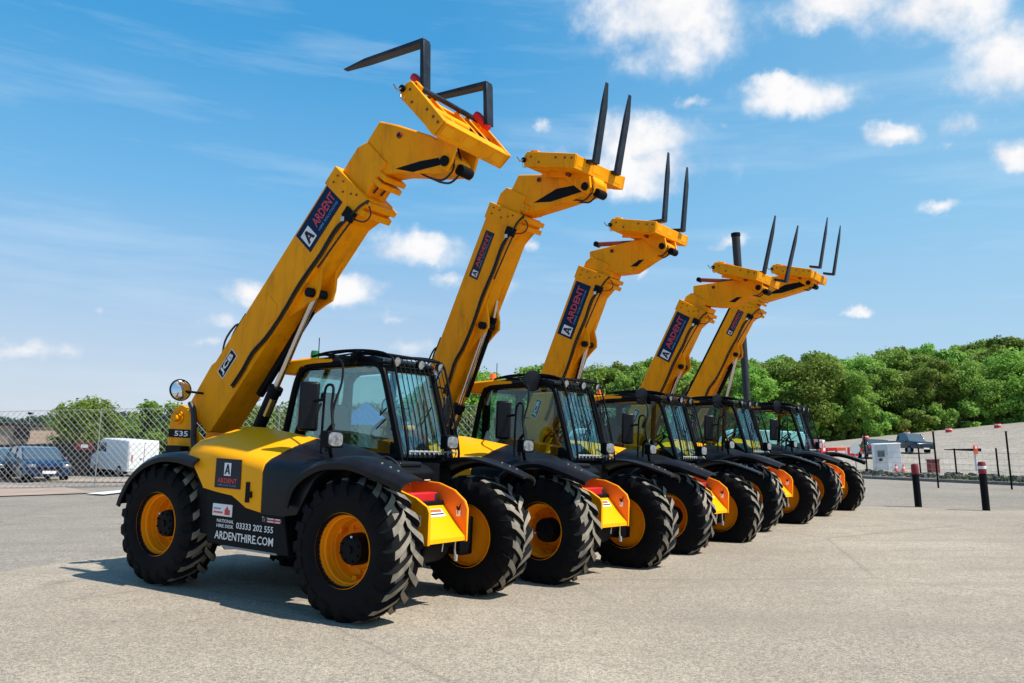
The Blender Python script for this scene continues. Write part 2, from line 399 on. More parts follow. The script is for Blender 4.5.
def make_wheel():
    b = MB()   # rim; outer side is -y
    prof = [(.335, -.205), (.345, -.19), (.33, -.175), (.318, -.165), (.308, -.13), (.306, -.115), (.293, -.105), (.290, -.07), (.294, -.062), (.290, -.05), (.282, -.02), (.286, -.012), (.275, .0), (.268, .06), (.255, .08), (.20, .085), (.17, .05), (.02, .05)]
    b.lathe(prof, (0, 0, 0), (0, 1, 0), 'rim', 48)
    prof2 = [(.335, .205), (.345, .19), (.33, .175), (.312, .16), (.305, .10), (.30, .10), (.20, .105), (.17, .10), (.02, .10)]
    b.lathe(prof2, (0, 0, 0), (0, 1, 0), 'rim', 48)
    for i in range(10):
        a = 2*pi*i/10; b.cyl((.215*cos(a), .085, .215*sin(a)), (.215*cos(a), .055, .215*sin(a)), .014, 'rim', 6)
    for a in (.6, .6+2*pi/3, .6+4*pi/3): b.box((.262*cos(a), .03, .262*sin(a)), (.035, .07, .05), 'rim', Matrix.Rotation(-a, 3, 'Y'))
    w = b.build('wheel', smooth=30)
    t = MB(); add_tyre(t); t.build('tyre', w, smooth=28)
    h = MB()
    h.lathe([(.0, -.10), (.10, -.10), (.136, -.085), (.146, -.04), (.146, .06)], (0, 0, 0), (0, 1, 0), 'black', 28)
    for i in range(8):
        a = 2*pi*i/8+.2; h.cyl((.108*cos(a), -.098, .108*sin(a)), (.108*cos(a), -.112, .108*sin(a)), .012, 'black', 6)
    h.cyl((0, -.10, 0), (0, -.118, 0), .035, 'black', 14); h.cyl((-.11, -.108, -.05), (-.11, -.118, -.05), .010, 'white', 8)
    h.build('hub', w)
    return w
WHEEL = make_wheel()
_used = [False]
def place_wheel(root, x, side, spin):
    w = WHEEL if not _used[0] else copy_obj(WHEEL)
    _used[0] = True
    w.parent = root; w.location = (x, side*.935, HZ)
    w.rotation_euler = (0, spin, pi if side > 0 else 0)
    return w

def a_logo(b, o, R, U, h):
    R = Vector(R); U = Vector(U); N = R.cross(U)*.002; o = Vector(o)
    def P(x, y, k=1): return o+R*(x*h)+U*(y*h)+N*k
    b.add([P(0, 0), P(.8, 0), P(.8, 1), P(0, 1)], [(0, 1, 2, 3)], 'white')
    b.add([P(.08, .12, 2), P(.26, .12, 2), P(.5, .9, 2), P(.34, .9, 2)], [(0, 1, 2, 3)], 'slate')
    b.add([P(.72, .12, 2), P(.54, .12, 2), P(.34, .9, 2), P(.5, .9, 2)], [(0, 1, 2, 3)], 'slate')
    b.add([P(.3, .3, 2), P(.5, .3, 2), P(.46, .42, 2), P(.34, .42, 2)], [(0, 1, 2, 3)], 'slate')

PR = {}
def part(name, b, root, **k): return b.build(name, root, **k)

def fender(sgn, front=True):
    b = MB()
    if front: path = [(2.0, .98), (2.035, 1.10), (2.10, 1.21), (2.25, 1.32), (2.45, 1.40), (2.70, 1.435), (2.95, 1.40), (3.15, 1.345), (3.40, 1.265)]
    else: path = [(-.68, .80), (-.61, .95), (-.47, 1.13), (-.24, 1.28), (.05, 1.365), (.35, 1.37), (.62, 1.33)]
    path = [(q.x, q.y) for q in crom([Vector(q) for q in path], 3)]
    secs = []; n = len(path)
    for i, (x, z) in enumerate(path):
        x0, z0 = path[max(0, i-1)]; x1, z1 = path[min(n-1, i+1)]; l = hypot(x1-x0, z1-z0); nx, nz = -(z1-z0)/l, (x1-x0)/l
        yo = 1.18; yi = .62 if front else .60
        yi = .62+.22*max(0, min(1, (i/(n-1)-.35)/.6)) if front else yi; yo = 1.18-(.06*max(0, (i-n+5))/4 if front else 0)
        t = .022; c = .05
        sec = [(yo, -.06), (yo+.005, -.01), (yo-c, .035), ((yo+yi)/2, .055), (yi, .045), (yi, .02), ((yo+yi)/2, .03), (yo-c-.01, .01), (yo-.02, -.03), (yo-.02, -.06)]
        secs.append([(x+nx*h, sgn*y, z+nz*h) for y, h in sec])
    b.loft(secs, 'plastic')
    if front:
        for q in (.55, .75, .9):
            k_ = (5+q*2.6)*3; i = int(k_); f = k_-i; x = path[i][0]*(1-f)+path[min(n-1, i+1)][0]*f; z = path[i][1]*(1-f)+path[min(n-1, i+1)][1]*f
            b.cyl((x, sgn*.98, z+.03), (x, sgn*.98, z+.065), .014, 'chrome', 8)
    return b

def pane(b, pts, th, m):    # quad pane given 4 corners
    p = [Vector(q) for q in pts]; n = (p[1]-p[0]).cross(p[3]-p[0]).normalized()*th
    b.add([q+n*.5 for q in p]+[q-n*.5 for q in p], [(0, 1, 2, 3), (7, 6, 5, 4), (0, 4, 5, 1), (1, 5, 6, 2), (2, 6, 7, 3), (3, 7, 4, 0)], m)

def base_parts(root, first):
    # chassis
    b = MB()
    b.prism([(-.75, .55), (-.75, 1.05), (.4, 1.0), (2.2, .95), (2.85, 1.05), (2.95, .6), (2.2, .45), (.3, .45)], -.34, .28, 'black')
    b.bb(-.98, -.62, -.55, .55, .55, 1.12, 'black')
    b.cyl((0, -.74, HZ), (0, .74, HZ), .10, 'black'); b.cyl((2.75, -.74, HZ), (2.75, .74, HZ), .10, 'black')
    b.cyl((2.75, -.2, HZ), (2.75, .2, HZ), .22, 'black'); b.cyl((0, -.2, HZ), (0, .2, HZ), .22, 'black')
    b.bb(2.62, 2.88, -.72, -.5, .46, .86, 'black'); b.bb(2.62, 2.88, .5, .72, .46, .86, 'black')
    b.bb(2.2, 2.66, .25, .8, .5, 1.0, 'black')
    part('chassis', b, root, bevel=.02)
    # nose
    b = MB()
    Lp = [(2.2, 1.22), (2.5, 1.235), (2.78, 1.22), (2.98, 1.16), (3.12, 1.06), (3.155, .98), (3.155, .66), (3.0, .66), (2.9, .80), (2.2, .95)]
    Rp = [(2.2, 1.19), (2.62, 1.20), (2.98, 1.10), (3.13, 1.02), (3.155, .97), (3.155, .66), (3.02, .66), (2.9, .74), (2.78, .98), (2.2, 1.08)]
    b.prism(Lp, .21, .235, 'yellow'); b.prism([(x*.995+.01, z*.99+.006) for x, z in Lp], .206, .21, 'orange')
    b.prism(Rp, -.41, -.375, 'yellow')
    b.add([(3.14, -.372, .71), (3.14, .204, .71), (2.86, .204, 1.0), (2.86, -.372, 1.0)], [(0, 1, 2, 3)], 'bonnet')
    b.add([(3.145, -.372, .67), (3.145, .204, .67), (3.14, .204, .71), (3.14, -.372, .71)], [(0, 1, 2, 3)], 'bonnet')
    b.add([(2.86, -.372, 1.0), (2.86, .204, 1.0), (2.45, .204, 1.03), (2.45, -.372, 1.03)], [(0, 1, 2, 3)], 'orange')
    b.add([(2.45, -.372, 1.03), (2.45, .204, 1.03), (2.42, .204, 1.2), (2.42, -.372, 1.2)], [(0, 1, 2, 3)], 'orange')
    nose_ = part('nose', b, root, bevel=.006, recalc=False)
    b = MB(); b.bb(2.68, 2.80, -.26, .17, 1.03, 1.125, 'red'); b.bb(2.70, 2.804, .12, .172, 1.035, 1.12, 'slate')
    part('stop_block', b, nose_, bevel=.01)
    b = MB()
    def fp(u, v, k=.004): # on the sloping plate
        p = Vector((2.86, -.372, 1.0)).lerp(Vector((3.14, -.372, .71)), v); return (p.x+k, -.372+.576*u, p.z+k)
    b.add([fp(.2, .12), fp(.84, .12), fp(.84, .36), fp(.2, .36)], [(0, 1, 2, 3)], 'white')
    b.add([fp(.22, .14, .006), fp(.8, .14, .006), fp(.8, .22, .006), fp(.22, .22, .006)], [(0, 1, 2, 3)], 'cone')
    b.add([fp(.22, .26, .006), fp(.82, .26, .006), fp(.82, .30, .006), fp(.22, .30, .006)], [(0, 1, 2, 3)], 'slate')
    part('warning_plate', b, nose_)
    b = MB()
    y = -.41; b.bb(3.0, 3.06, y-.004, y, .84, .94, 'white'); b.bb(3.01, 3.05, y-.006, y-.004, .86, .92, 'slate'); part('sticker', b, nose_); b = MB()
    b.cyl((2.9, -.42, 1.05), (2.9, -.40, 1.05), .025, 'white', 10); part('bolt', b, nose_); b = MB()
    b.bb(3.03, 3.08, .196, .204, .9, .96, 'white'); b.prism([(3.02, 1.0), (3.05, .98), (3.08, 1.03), (3.055, .95), (3.05, .92), (3.04, .92), (3.04, .96)], .196, .2035, 'black')
    part('sticker', b, nose_)
    b = MB(); b.tube([(3.1, .1, .66), (3.1, .1, .58), (3.1, .12, .52)], .012, 'chrome'); b.tube([(3.1, -.1, .66), (3.09, -.1, .58)], .012, 'chrome'); b.cyl((3.1, .12, .53), (3.1, .12, .47), .022, 'zinc', 8)
    part('tow_pin', b, nose_)
    # centre front black cover
    b = MB(); b.prism([(2.2, 1.24), (2.2, 1.38), (2.42, 1.42), (2.60, 1.38), (2.68, 1.32), (2.66, 1.245)], -.36, .26, 'black')
    b.bb(2.30, 2.62, -.24, .12, 1.37, 1.425, 'plastic')
    part('valve_cover', b, root, bevel=.02)
    b = MB(); b.bb(2.42, 2.46, .26, .62, 1.16, 1.40, 'black'); a_logo(b, (2.462, .36, 1.22), (0, 1, 0), (0, 0, 1), .12)
    part('logo_panel', b, root)
    # engine cover
    b = MB()
    def sec(x, zb, z1, z2, z3, xr=0):
        return [(x+xr, -.86, zb), (x+xr, -1.10, zb), (x, -1.11, z1-.10), (x, -1.085, z1-.03), (x, -1.02, z1+.02), (x, -.72, z2), (x, -.42, z3), (x, -.28, z3-.02), (x, -.28, min(zb+.3, z3-.06))]
    secs = [sec(.44, 1.10, 1.50, 1.60, 1.66, .24), sec(.50, 1.07, 1.535, 1.64, 1.725, .20), sec(.85, 1.045, 1.51, 1.63, 1.715, .04), sec(1.16, 1.02, 1.465, 1.59, 1.68), sec(1.26, .975, 1.45, 1.58, 1.67), sec(1.38, .915, 1.43, 1.565, 1.655), sec(1.60, .885, 1.395, 1.54, 1.63)]
    b.loft(secs, 'bonnet'); ec = part('engine_cover', b, root, bevel=.02, smooth=40)
    b = MB(); secs = [sec(1.604, .87, 1.388, 1.535, 1.625), sec(1.75, .87, 1.40, 1.535, 1.615), sec(1.92, .87, 1.40, 1.53, 1.60), sec(2.10, .9, 1.40, 1.50, 1.57), sec(2.32, 1.25, 1.42, 1.46, 1.53), sec(2.46, 1.34, 1.44, 1.45, 1.48)]
    b.loft(secs, 'plastic'); part('front_cowl', b, root, bevel=.02, smooth=50)
    b = MB()
    b.bb(1.38, 1.43, -1.118, -1.106, .97, 1.17, 'black'); b.bb(1.39, 1.47, -1.122, -1.106, 1.02, 1.08, 'black')
    part('latch', b, ec)
    b = MB(); y = -1.116
    b.bb(.90, 1.29, y, y+.008, 1.09, 1.385, 'slate'); a_logo(b, (1.04, y-.002, 1.215), (1, 0, 0), (0, 0, 1), .13)
    b.text('ARDENT', (.945, y-.003, 1.14), (1, 0, 0), (0, 0, 1), .05, 'redink', .30, .02); b.text('HIRE SOLUTIONS', (.955, y-.003, 1.112), (1, 0, 0), (0, 0, 1), .014, 'blueink', .28)
    part('decal', b, ec, recalc=False)
    # side skirt with lettering
    b = MB(); b.prism([(.80, .52), (.70, 1.3), (1.4, 1.35), (1.80, 1.3), (2.02, .5)], -1.085, -.6, 'black'); b.bb(1.05, 1.85, -1.09, -1.05, .495, .52, 'zinc')
    sk = part('side_skirt', b, root, bevel=.02)
    b = MB(); y = -1.092; X = (1, 0, 0); Z = (0, 0, 1)
    b.text('ARDENTHIRE.COM', (.93, y, .575), X, Z, .082, 'white', .87, .012)
    part('lettering', b, sk, recalc=False); b = MB(); b.text('03333 202 555', (1.25, y, .70), X, Z, .062, 'white', .54, .012)
    part('lettering', b, sk, recalc=False); b = MB(); b.text('NATIONAL', (.95, y, .742), X, Z, .034, 'white', .26); b.text('HIRE DESK', (.95, y, .692), X, Z, .034, 'white', .26)
    part('lettering', b, sk, recalc=False); b = MB()
    b.bb(.87, 1.17, y, y+.006, .805, .925, 'white'); b.bb(.885, 1.0, y-.002, y, .87, .885, 'blueink'); b.bb(.885, 1.03, y-.002, y, .83, .85, 'cone')
    b.prism([(1.06, .82), (1.06, .87), (1.10, .91), (1.11, .88), (1.14, .87), (1.14, .82)], y-.002, y, 'redink')
    part('sticker', b, sk, recalc=False); b = MB()
    b.text('TAG', (1.62, y, .80), X, Z, .05, 'zinc', .09); b.bb(1.66, 1.90, y-.001, y+.005, .795, .845, 'slate')
    b.bb(1.70, 1.90, y-.003, y-.001, .815, .828, 'redink'); b.bb(1.79, 1.81, y-.003, y-.001, .797, .843, 'redink'); b.bb(1.70, 1.88, y-.002, y-.001, .803, .812, 'white'); b.bb(1.70, 1.88, y-.002, y-.001, .831, .84, 'white')
    part('sticker', b, sk, recalc=False)
    # step, tank on the side
    b = MB(); b.bb(.55, .80, -1.06, -.6, .6, 1.28, 'black'); part('side_box', b, root, bevel=.02)
    b = MB(); b.bb(.9, 2.0, .5, 1.1, .5, .95, 'black'); part('fuel_tank', b, root, bevel=.03)
    for s in (-1, 1):
        part('front_mudguard', fender(s), root, smooth=50); part('rear_mudguard', fender(s, False), root, smooth=50)
    # rear tower
    b = MB()
    tw = [(-1.08, .95), (-1.07, 1.55), (-1.045, 1.80), (-.98, 1.91), (-.87, 1.955), (-.76, 1.93), (-.66, 1.84), (-.55, 1.66), (-.38, 1.50), (-.15, 1.42), (.4, 1.40), (.4, .95)]
    b.prism(tw, -.315, -.275, 'yellow'); b.prism(tw, .235, .275, 'yellow'); b.bb(-1.05, -1.0, -.275, .235, .95, 1.45, 'yellow')
    t = part('boom_tower', b, root, bevel=.008)
    b = MB(); b.cyl((-.87, -.40, 1.80), (-.87, .36, 1.80), .055, 'yellow', 20); b.cyl((-.87, -.335, 1.80), (-.87, -.315, 1.80), .085, 'yellow', 20); part('pivot_pin', b, t, bevel=.008)
    b = MB(); b.tube([(-.62, -.36, 1.98), (-.55, -.36, 1.88), (-.52, -.36, 1.7), (-.50, -.36, 1.5), (-.36, -.37, 1.42), (-.0, -.38, 1.43)], .035, 'hose'); part('hose', b, root)
    b = MB(); b.bb(-1.05, -.62, -.322, -.316, 1.555, 1.655, 'black'); b.text('535', (-.93, -.324, 1.572), X, Z, .065, 'white', .26, .02); part('number_plate', b, t, recalc=False)
    b = MB(); b.box((-.72, -.42, 1.36), (.30, .12, .2), 'black'); b.cyl((-.6, -.5, 1.33), (-.6, -.42, 1.33), .06, 'hose', 12); b.bb(-.99, -.94, -.34, -.318, 1.30, 1.36, 'white'); part('rear_lamp_bracket', b, root, bevel=.015)
    # rear round mirror
    b = MB(); c = Vector((-.74, -.42, 2.13)); n = Vector((.86, -.22, .10)).normalized()
    b.lathe([(.0, .02), (.07, .016), (.118, .0)], c, n, 'mirror', 28); b.lathe([(.118, -.0), (.130, .006), (.136, -.015), (.10, -.04), (0, -.05)], c, n, 'black', 28)
    b.tube([c-n*.04, c+Vector((.1, .1, -.02)), (-.58, -.2, 2.1)], .014, 'black'); part('round_mirror', b, root)
    # right mirror on stalk with headlamp
    b = MB(); b.tube([(2.30, -.80, 1.42), (2.10, -.78, 1.47), (2.02, -.75, 1.52), (2.02, -.75, 1.95), (2.03, -.75, 2.13), (2.09, -.75, 2.17), (2.14, -.75, 2.13), (2.16, -.78, 1.95), (2.26, -.84, 1.72), (2.34, -.9, 1.60)], .014, 'black')
    b.tube([(2.02, -.75, 2.02), (1.85, -.75, 2.0)], .016, 'black'); b.tube([(2.12, -.77, 1.5), (2.12, -.76, 1.72), (2.18, -.76, 1.78)], .022, 'black')
    b.tube([(1.55, .05, 2.50), (1.75, -.35, 2.50), (2.0, -.5, 2.40), (2.1, -.6, 2.2), (2.14, -.74, 1.9), (2.3, -.85, 1.62)], .012, 'black')
    part('mirror_arm', b, root)
    b = MB(); b.box((1.83, -.77, 1.95), (.055, .20, .50), 'plastic', Matrix.Rotation(radians(-48), 3, 'Z')); part('door_mirror', b, root, bevel=.035, smooth=60)
    for s in (-1, 1):
        b = MB(); y = s*.93
        b.box((2.34, y, 1.63), (.10, .21, .16), 'black'); b.tube([(2.3, y, 1.58), (2.3, y-s*.05, 1.45), (2.35, y-s*.15, 1.38)], .022, 'black')
        h = part('headlamp', b, root, bevel=.02)
        b = MB(); c = Vector((2.392, y, 1.63))
        b.loft([[(2.388, y+.095*math.copysign(abs(cos(a))**.55, cos(a)), 1.63+.070*math.copysign(abs(sin(a))**.55, sin(a))) for a in [2*pi*i/20 for i in range(20)]], [(2.399, y+.087*math.copysign(abs(cos(a))**.55, cos(a)), 1.63+.062*math.copysign(abs(sin(a))**.55, sin(a))) for a in [2*pi*i/20 for i in range(20)]]], 'lens')
        part('lens', b, h, smooth=20)
    b = MB(); b.tube([(2.05, 1.1, 1.6), (2.2, 1.05, 1.55), (2.3, .95, 1.6)], .016, 'black'); part('left_lamp_arm', b, root); b = MB(); b.tube([(1.9, 1.14, 2.3), (2.0, 1.3, 2.25), (2.0, 1.32, 2.0)], .014, 'black'); part('mirror_arm', b, root)
    b = MB(); b.box((1.98, 1.32, 2.0), (.05, .18, .36), 'plastic', Matrix.Rotation(radians(20), 3, 'Z')); part('door_mirror', b, root, bevel=.03, smooth=60)
    b = MB(); b.tube([(2.28, -.30, 1.40), (2.40, -.31, 1.44), (2.58, -.30, 1.40), (2.70, -.26, 1.2)], .016, 'hose', 6); b.tube([(2.30, -.26, 1.42), (2.42, -.24, 1.47), (2.6, -.25, 1.40), (2.72, -.2, 1.2)], .013, 'hose', 6)
    part('hose', b, root)

def cab_parts(root, first):
    y0, y1 = .215, 1.13
    RB, RT, FT, FB = (.38, 1.50), (.62, 2.43), (1.86, 2.46), (2.22, 1.44)
    b = MB()
    b.prism([(.40, .72), (.36, 1.50), (2.24, 1.43), (2.26, .95), (2.1, .72)], y0, y1, 'black')
    cab = part('cab_body', b, root, bevel=.03)
    b = MB(); r = .04
    for y in (y0+.02, y1-.02):
        b.tube([(RB[0], y, RB[1]-.05), (RB[0]+.03, y, 1.65), (.53, y, 2.2), (.60, y, 2.36), (.68, y, 2.43), (.85, y, 2.465), (1.6, y, 2.49), (1.78, y, 2.48), (1.88, y, 2.42), (1.96, y, 2.25), (2.22, y, 1.46), (2.24, y, 1.38)], r, 'black', 8)
        b.tube([(RB[0], y, 1.50), (FB[0], y, 1.45)], .035, 'black')
    b.tube([(1.30, y1-.02, 2.46), (1.28, y1-.02, 1.47)], .045, 'black')
    for x, z in ((.62, 2.42), (1.88, 2.43), (2.22, 1.45), (.38, 1.5)): b.tube([(x, y0, z), (x, y1, z)], .036, 'black')
    b.bb(.56, .64, y0+.03, y0+.12, 1.5, 2.40, 'black'); b.bb(.56, .64, y1-.12, y1-.03, 1.5, 2.40, 'black')
    part('cab_frame', b, cab, smooth=60)
    b = MB(); b.prism([(.33, 2.36), (.30, 2.47), (.36, 2.53), (.75, 2.56), (1.15, 2.55), (1.15, 2.47), (.62, 2.45), (.52, 2.36)], y0-.01, y1+.01, 'bonnet'); part('rear_roof', b, cab, bevel=.025)
    b = MB(); b.prism([(1.0, 2.485), (.9, 2.555), (1.3, 2.575), (1.75, 2.565), (1.92, 2.52), (1.92, 2.47), (1.5, 2.49)], y0-.005, y1+.005, 'plastic'); part('roof', b, cab, bevel=.02)
    # glass
    def window(pts, m='glass', nm='window'): bb_ = MB(); pane(bb_, pts, .008, m); part(nm, bb_, cab, smooth=10)
    for y in (y0+.02, y1-.02): 
        g = MB(); g.prism([(.42, 1.53), (.56, 2.2), (.66, 2.40), (1.80, 2.45), (1.90, 2.35), (2.18, 1.48)], y-.003, y+.003, 'glass'); part('side_window', g, cab, smooth=10)
    window([(1.90, y0+.05, 2.40), (1.90, y1-.05, 2.40), (2.21, y1-.05, 1.48), (2.21, y0+.05, 1.48)], 'screen', 'windscreen')
    window([(.60, y0+.05, 2.38), (.60, y1-.05, 2.38), (.40, y1-.05, 1.53), (.40, y0+.05, 1.53)], nm='rear_window')
    # guard
    b = MB(); n = 11
    for i in range(n):
        y = y0+.04+(y1-y0-.08)*i/(n-1)
        b.tube([(1.80, y, 2.60), (1.98, y, 2.56), (2.06, y, 2.44), (2.14, y, 2.2), (2.24, y, 1.9), (2.31, y, 1.6), (2.31, y, 1.47), (2.25, y, 1.44)], .0055, 'black', 6)
    b.tube([(1.98, y0, 2.57), (1.98, y1, 2.57)], .018, 'black'); b.tube([(2.31, y0+.02, 1.52), (2.31, y1-.02, 1.52)], .014, 'zinc'); pass
    for i in range(6):
        y = y0+.06+(y1-y0-.12)*i/5; b.tube([(.85, y, 2.585), (1.3, y, 2.625), (1.80, y, 2.60)], .011, 'black', 6)
    for y in (y0, y1): b.tube([(.80, y, 2.57), (1.1, y, 2.62), (1.6, y, 2.63), (1.98, y, 2.57), (2.1, y, 2.4), (2.32, y, 1.6), (2.32, y, 1.42)], .014, 'black')
    for i in range(n): b.cyl((2.325, y0+.04+(y1-y0-.08)*i/(n-1), 1.50), (2.335, y0+.04+(y1-y0-.08)*i/(n-1), 1.50), .012, 'zinc', 6)
    part('windscreen_guard', b, cab, smooth=60)
    # work lamps
    for y in (.30, .72, 1.08):
        b = MB(); c = (2.04, y, 2.50); b.lathe([(0, -.05), (.045, -.045), (.058, .0), (.055, .012)], c, (1, 0, -.15), 'black', 18); b.lathe([(.050, .010), (0, .011)], c, (1, 0, -.15), 'lens', 18)
        part('work_lamp', b, cab)
    b = MB(); b.bb(1.45, 1.56, y0-.02, y0-.006, 2.505, 2.54, 'orange_lens'); part('side_marker', b, cab, bevel=.006)
    # disc mirror on roof corner
    b = MB(); c = Vector((1.60, .10, 2.53)); nn = (.86, .1, -.5) if first else (.93, -.36, .05); q_ = .62 if first else 1
    b.lathe([(0, -.05*q_), (.10*q_, -.042*q_), (.145*q_, -.02*q_), (.15*q_, .005), (.14*q_, .012)], c, nn, 'black', 28); b.lathe([(.14*q_, .010), (.07*q_, .02), (0, .024)], c, nn, 'plastic', 28)
    b.tube([c, c+Vector((-.1, .1, .02)), (1.35, .24, 2.54)], .02, 'black'); b.tube([c, (1.2, .22, 2.57), (.9, .22, 2.6)], .014, 'black')
    part('disc_mirror', b, root)
    # beacon
    b = MB(); bx = .42; by = .62; z = 2.545
    b.tube([(bx, by, z-.06), (bx, by, z+.03)], .02, 'black'); b.cyl((bx, by, z+.02), (bx, by, z+.05), .06, 'black')
    bc = part('beacon', b, cab); b = MB()
    b.lathe([(.055, .05), (.052, .12), (.045, .145), (0, .15)], (bx, by, z), (0, 0, 1), 'green_lens' if first else 'orange_lens', 20); part('beacon_lens', b, bc) if False else part('lens', b, root)
    b = MB(); b.tube([(bx+.12, by-.05, z-.02), (bx+.11, by-.05, z+.30)], .006, 'black', 5); part('aerial', b, root)
    # seat, wheel, console
    b = MB(); b.box((.95, .66, 1.42), (.5, .5, .14), 'seat'); b.box((.74, .66, 1.72), (.14, .48, .62), 'seat', Matrix.Rotation(radians(-12), 3, 'Y')); b.box((.68, .66, 2.08), (.09, .26, .18), 'seat'); b.box((1.0, .38, 1.58), (.35, .07, .06), 'seat')
    part('seat', b, cab, bevel=.04, smooth=60)
    b = MB(); b.prism([(1.75, 1.2), (1.72, 1.62), (1.86, 1.68), (2.12, 1.5), (2.15, 1.2)], .40, .95, 'plastic'); b.tube([(1.8, .66, 1.62), (1.62, .66, 1.76)], .03, 'black'); part('dashboard', b, cab, bevel=.02)
    b = MB(); c = Vector((1.6, .66, 1.77)); ax = Vector((-.7, 0, .7)).normalized(); a = ax.orthogonal().normalized(); q = ax.cross(a)
    b.tube([c+.18*(cos(2*pi*i/24)*a+sin(2*pi*i/24)*q) for i in range(25)], .015, 'black', 6)
    for i in range(3): b.tube([c, c+.18*(cos(2*pi*i/3)*a+sin(2*pi*i/3)*q)], .012, 'black', 6)
    part('steering_wheel', b, cab, smooth=60)
    b = MB(); b.tube([(2.22, .7, 1.5), (2.12, .75, 1.85), (2.04, .80, 2.1)], .009, 'black', 6); b.tube([(2.13, .66, 1.8), (2.06, .92, 2.02)], .009, 'black', 6); part('wiper', b, cab)
    b = MB(); b.tube([(1.95, .18, 1.95), (2.0, .12, 1.9), (2.1, .1, 1.98)], .008, 'black', 6); b.tube([(2.1, .10, 1.86), (1.95, .12, 1.75)], .008, 'black', 6); part('side_wiper', b, cab)

def arm_parts(root, P):
    E = Vector((P['E'][0], 0, P['E'][1])); a = radians(P['ang'])
    U = Vector((cos(a), 0, sin(a))); V = Vector((sin(a), 0, -cos(a)))
    def uv(u, v, y=0): q = E+U*u+V*v; return Vector((q.x, y, q.z))
    def xz(u, v): q = uv(u, v); return (q.x, q.z)
    L = P['L']; D = .55; ya, yb = -.215, .195
    b = MB()
    b.prism([xz(-L, .10), xz(-L+.06, .0), xz(-L+.62, -.03), xz(-L+.70, 0), xz(-.2, 0), xz(-.2, D), xz(-L+.06, D), xz(-L, D-.05)], ya, yb, 'yellow')
    b.prism([xz(-.24, -.02), xz(0, -.02), xz(0, D+.10), xz(-.10, D+.14), xz(-.24, D+.06), xz(-.42, D-.02), xz(-.24, .5)], ya-.015, yb+.015, 'yellow')
    boom = part('boom', b, root, bevel=.008)
    # wear pads and bolts on the collar
    for du in (-.05, -.16): b = MB(); b.prism([xz(du-.035, D+.02), xz(du+.035, D+.02), xz(du+.035, D+.19), xz(du-.035, D+.19)], ya-.02, yb+.02, 'yellow'); part('wear_pad', b, boom, bevel=.006)
    for u_, v_ in ((-.06, .1), (-.06, .22), (-.15, .1), (-.15, .3), (-.1, .42), (-.06, .5)): b = MB(); q = uv(u_, v_); b.cyl((q.x, ya-.028, q.z), (q.x, ya-.012, q.z), .012, 'rust', 8); part('bolt', b, boom)
    # underside keel and lug
    b = MB()
    for y in (-.14, .10): g_ = P.get('lug', -1.28)+.0; b.prism([xz(g_-.5, D-.01), xz(g_-.12, D+.14), xz(g_, D+.20), xz(g_+.11, D+.15), xz(g_+.28, D+.02), xz(-.55, D-.01)], y-.02, y+.02, 'yellow')
    part('cylinder_bracket', b, boom, bevel=.005)
    # hoses along the side edge
    b = MB()
    for dv, r_ in ((.50, .014), (.535, .011)):
        b.tube([uv(.0, D+.16, ya-.03), uv(-.12, D+.10, ya-.04), uv(-.30, D+.05, ya-.03), uv(-.45, dv+.02, ya-.025)]+[uv(-.6-.25*i, dv+.012*sin(i*1.7)-(.05 if i > 6 else 0), ya-.02) for i in range(int((L-.95)/.25))], r_, 'hose', 6)
    b.tube([uv(-.02, D+.12, ya-.02), uv(-.1, D+.26, ya), uv(-.22, D+.24, ya), uv(-.3, D+.06, ya)], .009, 'hose', 6)
    b.tube([uv(-.25, D+.1, ya-.02), uv(-.5, D+.06, ya), uv(-1.0, D+.03, ya)], .012, 'hose', 6)
    b.box(uv(-.28, D+.02, ya-.02), (.12, .05, .16), 'black', Matrix.Rotation(-a, 3, 'Y')); b.box(uv(-.36, D+.0, ya-.03), (.05, .05, .05), 'chrome')
    part('hose', b, boom, smooth=60)
    b = MB()   # hoses and valve on the back of the boom
    v0 = -L+1.3
    b.box(uv(v0, -.05, -.05), (.16, .14, .12), 'black', Matrix.Rotation(-a, 3, 'Y'))
    for q in range(3): b.tube([uv(v0-.05, -.06, -.1+.06*q), uv(v0-.15, -.16-.02*q, -.1+.06*q), uv(v0-.4, -.17+.02*q, -.1+.06*q), uv(v0-.62, -.03, -.1+.05*q), uv(v0-.72, .01, -.1+.05*q)], .013, 'hose', 6)
    b.tube([uv(v0+.25, .0, -.1), uv(v0+.27, -.06, -.1), uv(v0+.33, -.06, -.1), uv(v0+.36, .0, -.1)], .014, 'hose', 6)
    if P.get('backline'): b.tube([uv(-.3, -.03, -.18), uv(-L+.3, -.03, -.18)], .03, 'black', 6)
    part('back_hose', b, boom, smooth=60)
    # decals
    y = ya-.006
    b = MB(); u0, u1, w0, w1 = P['decal']
    b.prism([xz(u0, w0), xz(u1, w0), xz(u1, w1), xz(u0, w1)], y, ya+.001, 'navy' if w1-w0 > .25 else 'slate')
    up_ = -V; dh = w1-w0; q = uv(u0, w1, y-.002)
    a_logo(b, q+U*(.05*dh+.02)+up_*(.14*dh), U, up_, dh*.62)
    tl = (u1-u0)-dh*.8-.06
    b.text('ARDENT', q+U*(dh*.62+.06)+up_*(.34*dh)+Vector((0, -.002, 0)), U, up_, dh*.40, 'redink', tl, .02)
    b.text('HIRE SOLUTIONS', q+U*(dh*.62+.06)+up_*(.14*dh)+Vector((0, -.002, 0)), U, up_, dh*.11, 'blueink', tl*.95)
    part('decal', b, boom, recalc=False)
    b = MB(); u_ = -L+.64; b.prism([xz(u_, .12), xz(u_+.36, .12), xz(u_+.36, .26), xz(u_, .26)], y, ya+.001, 'white'); b.prism([xz(u_+.010, .130), xz(u_+.350, .130), xz(u_+.350, .250), xz(u_+.010, .250)], y-.002, y, 'black')
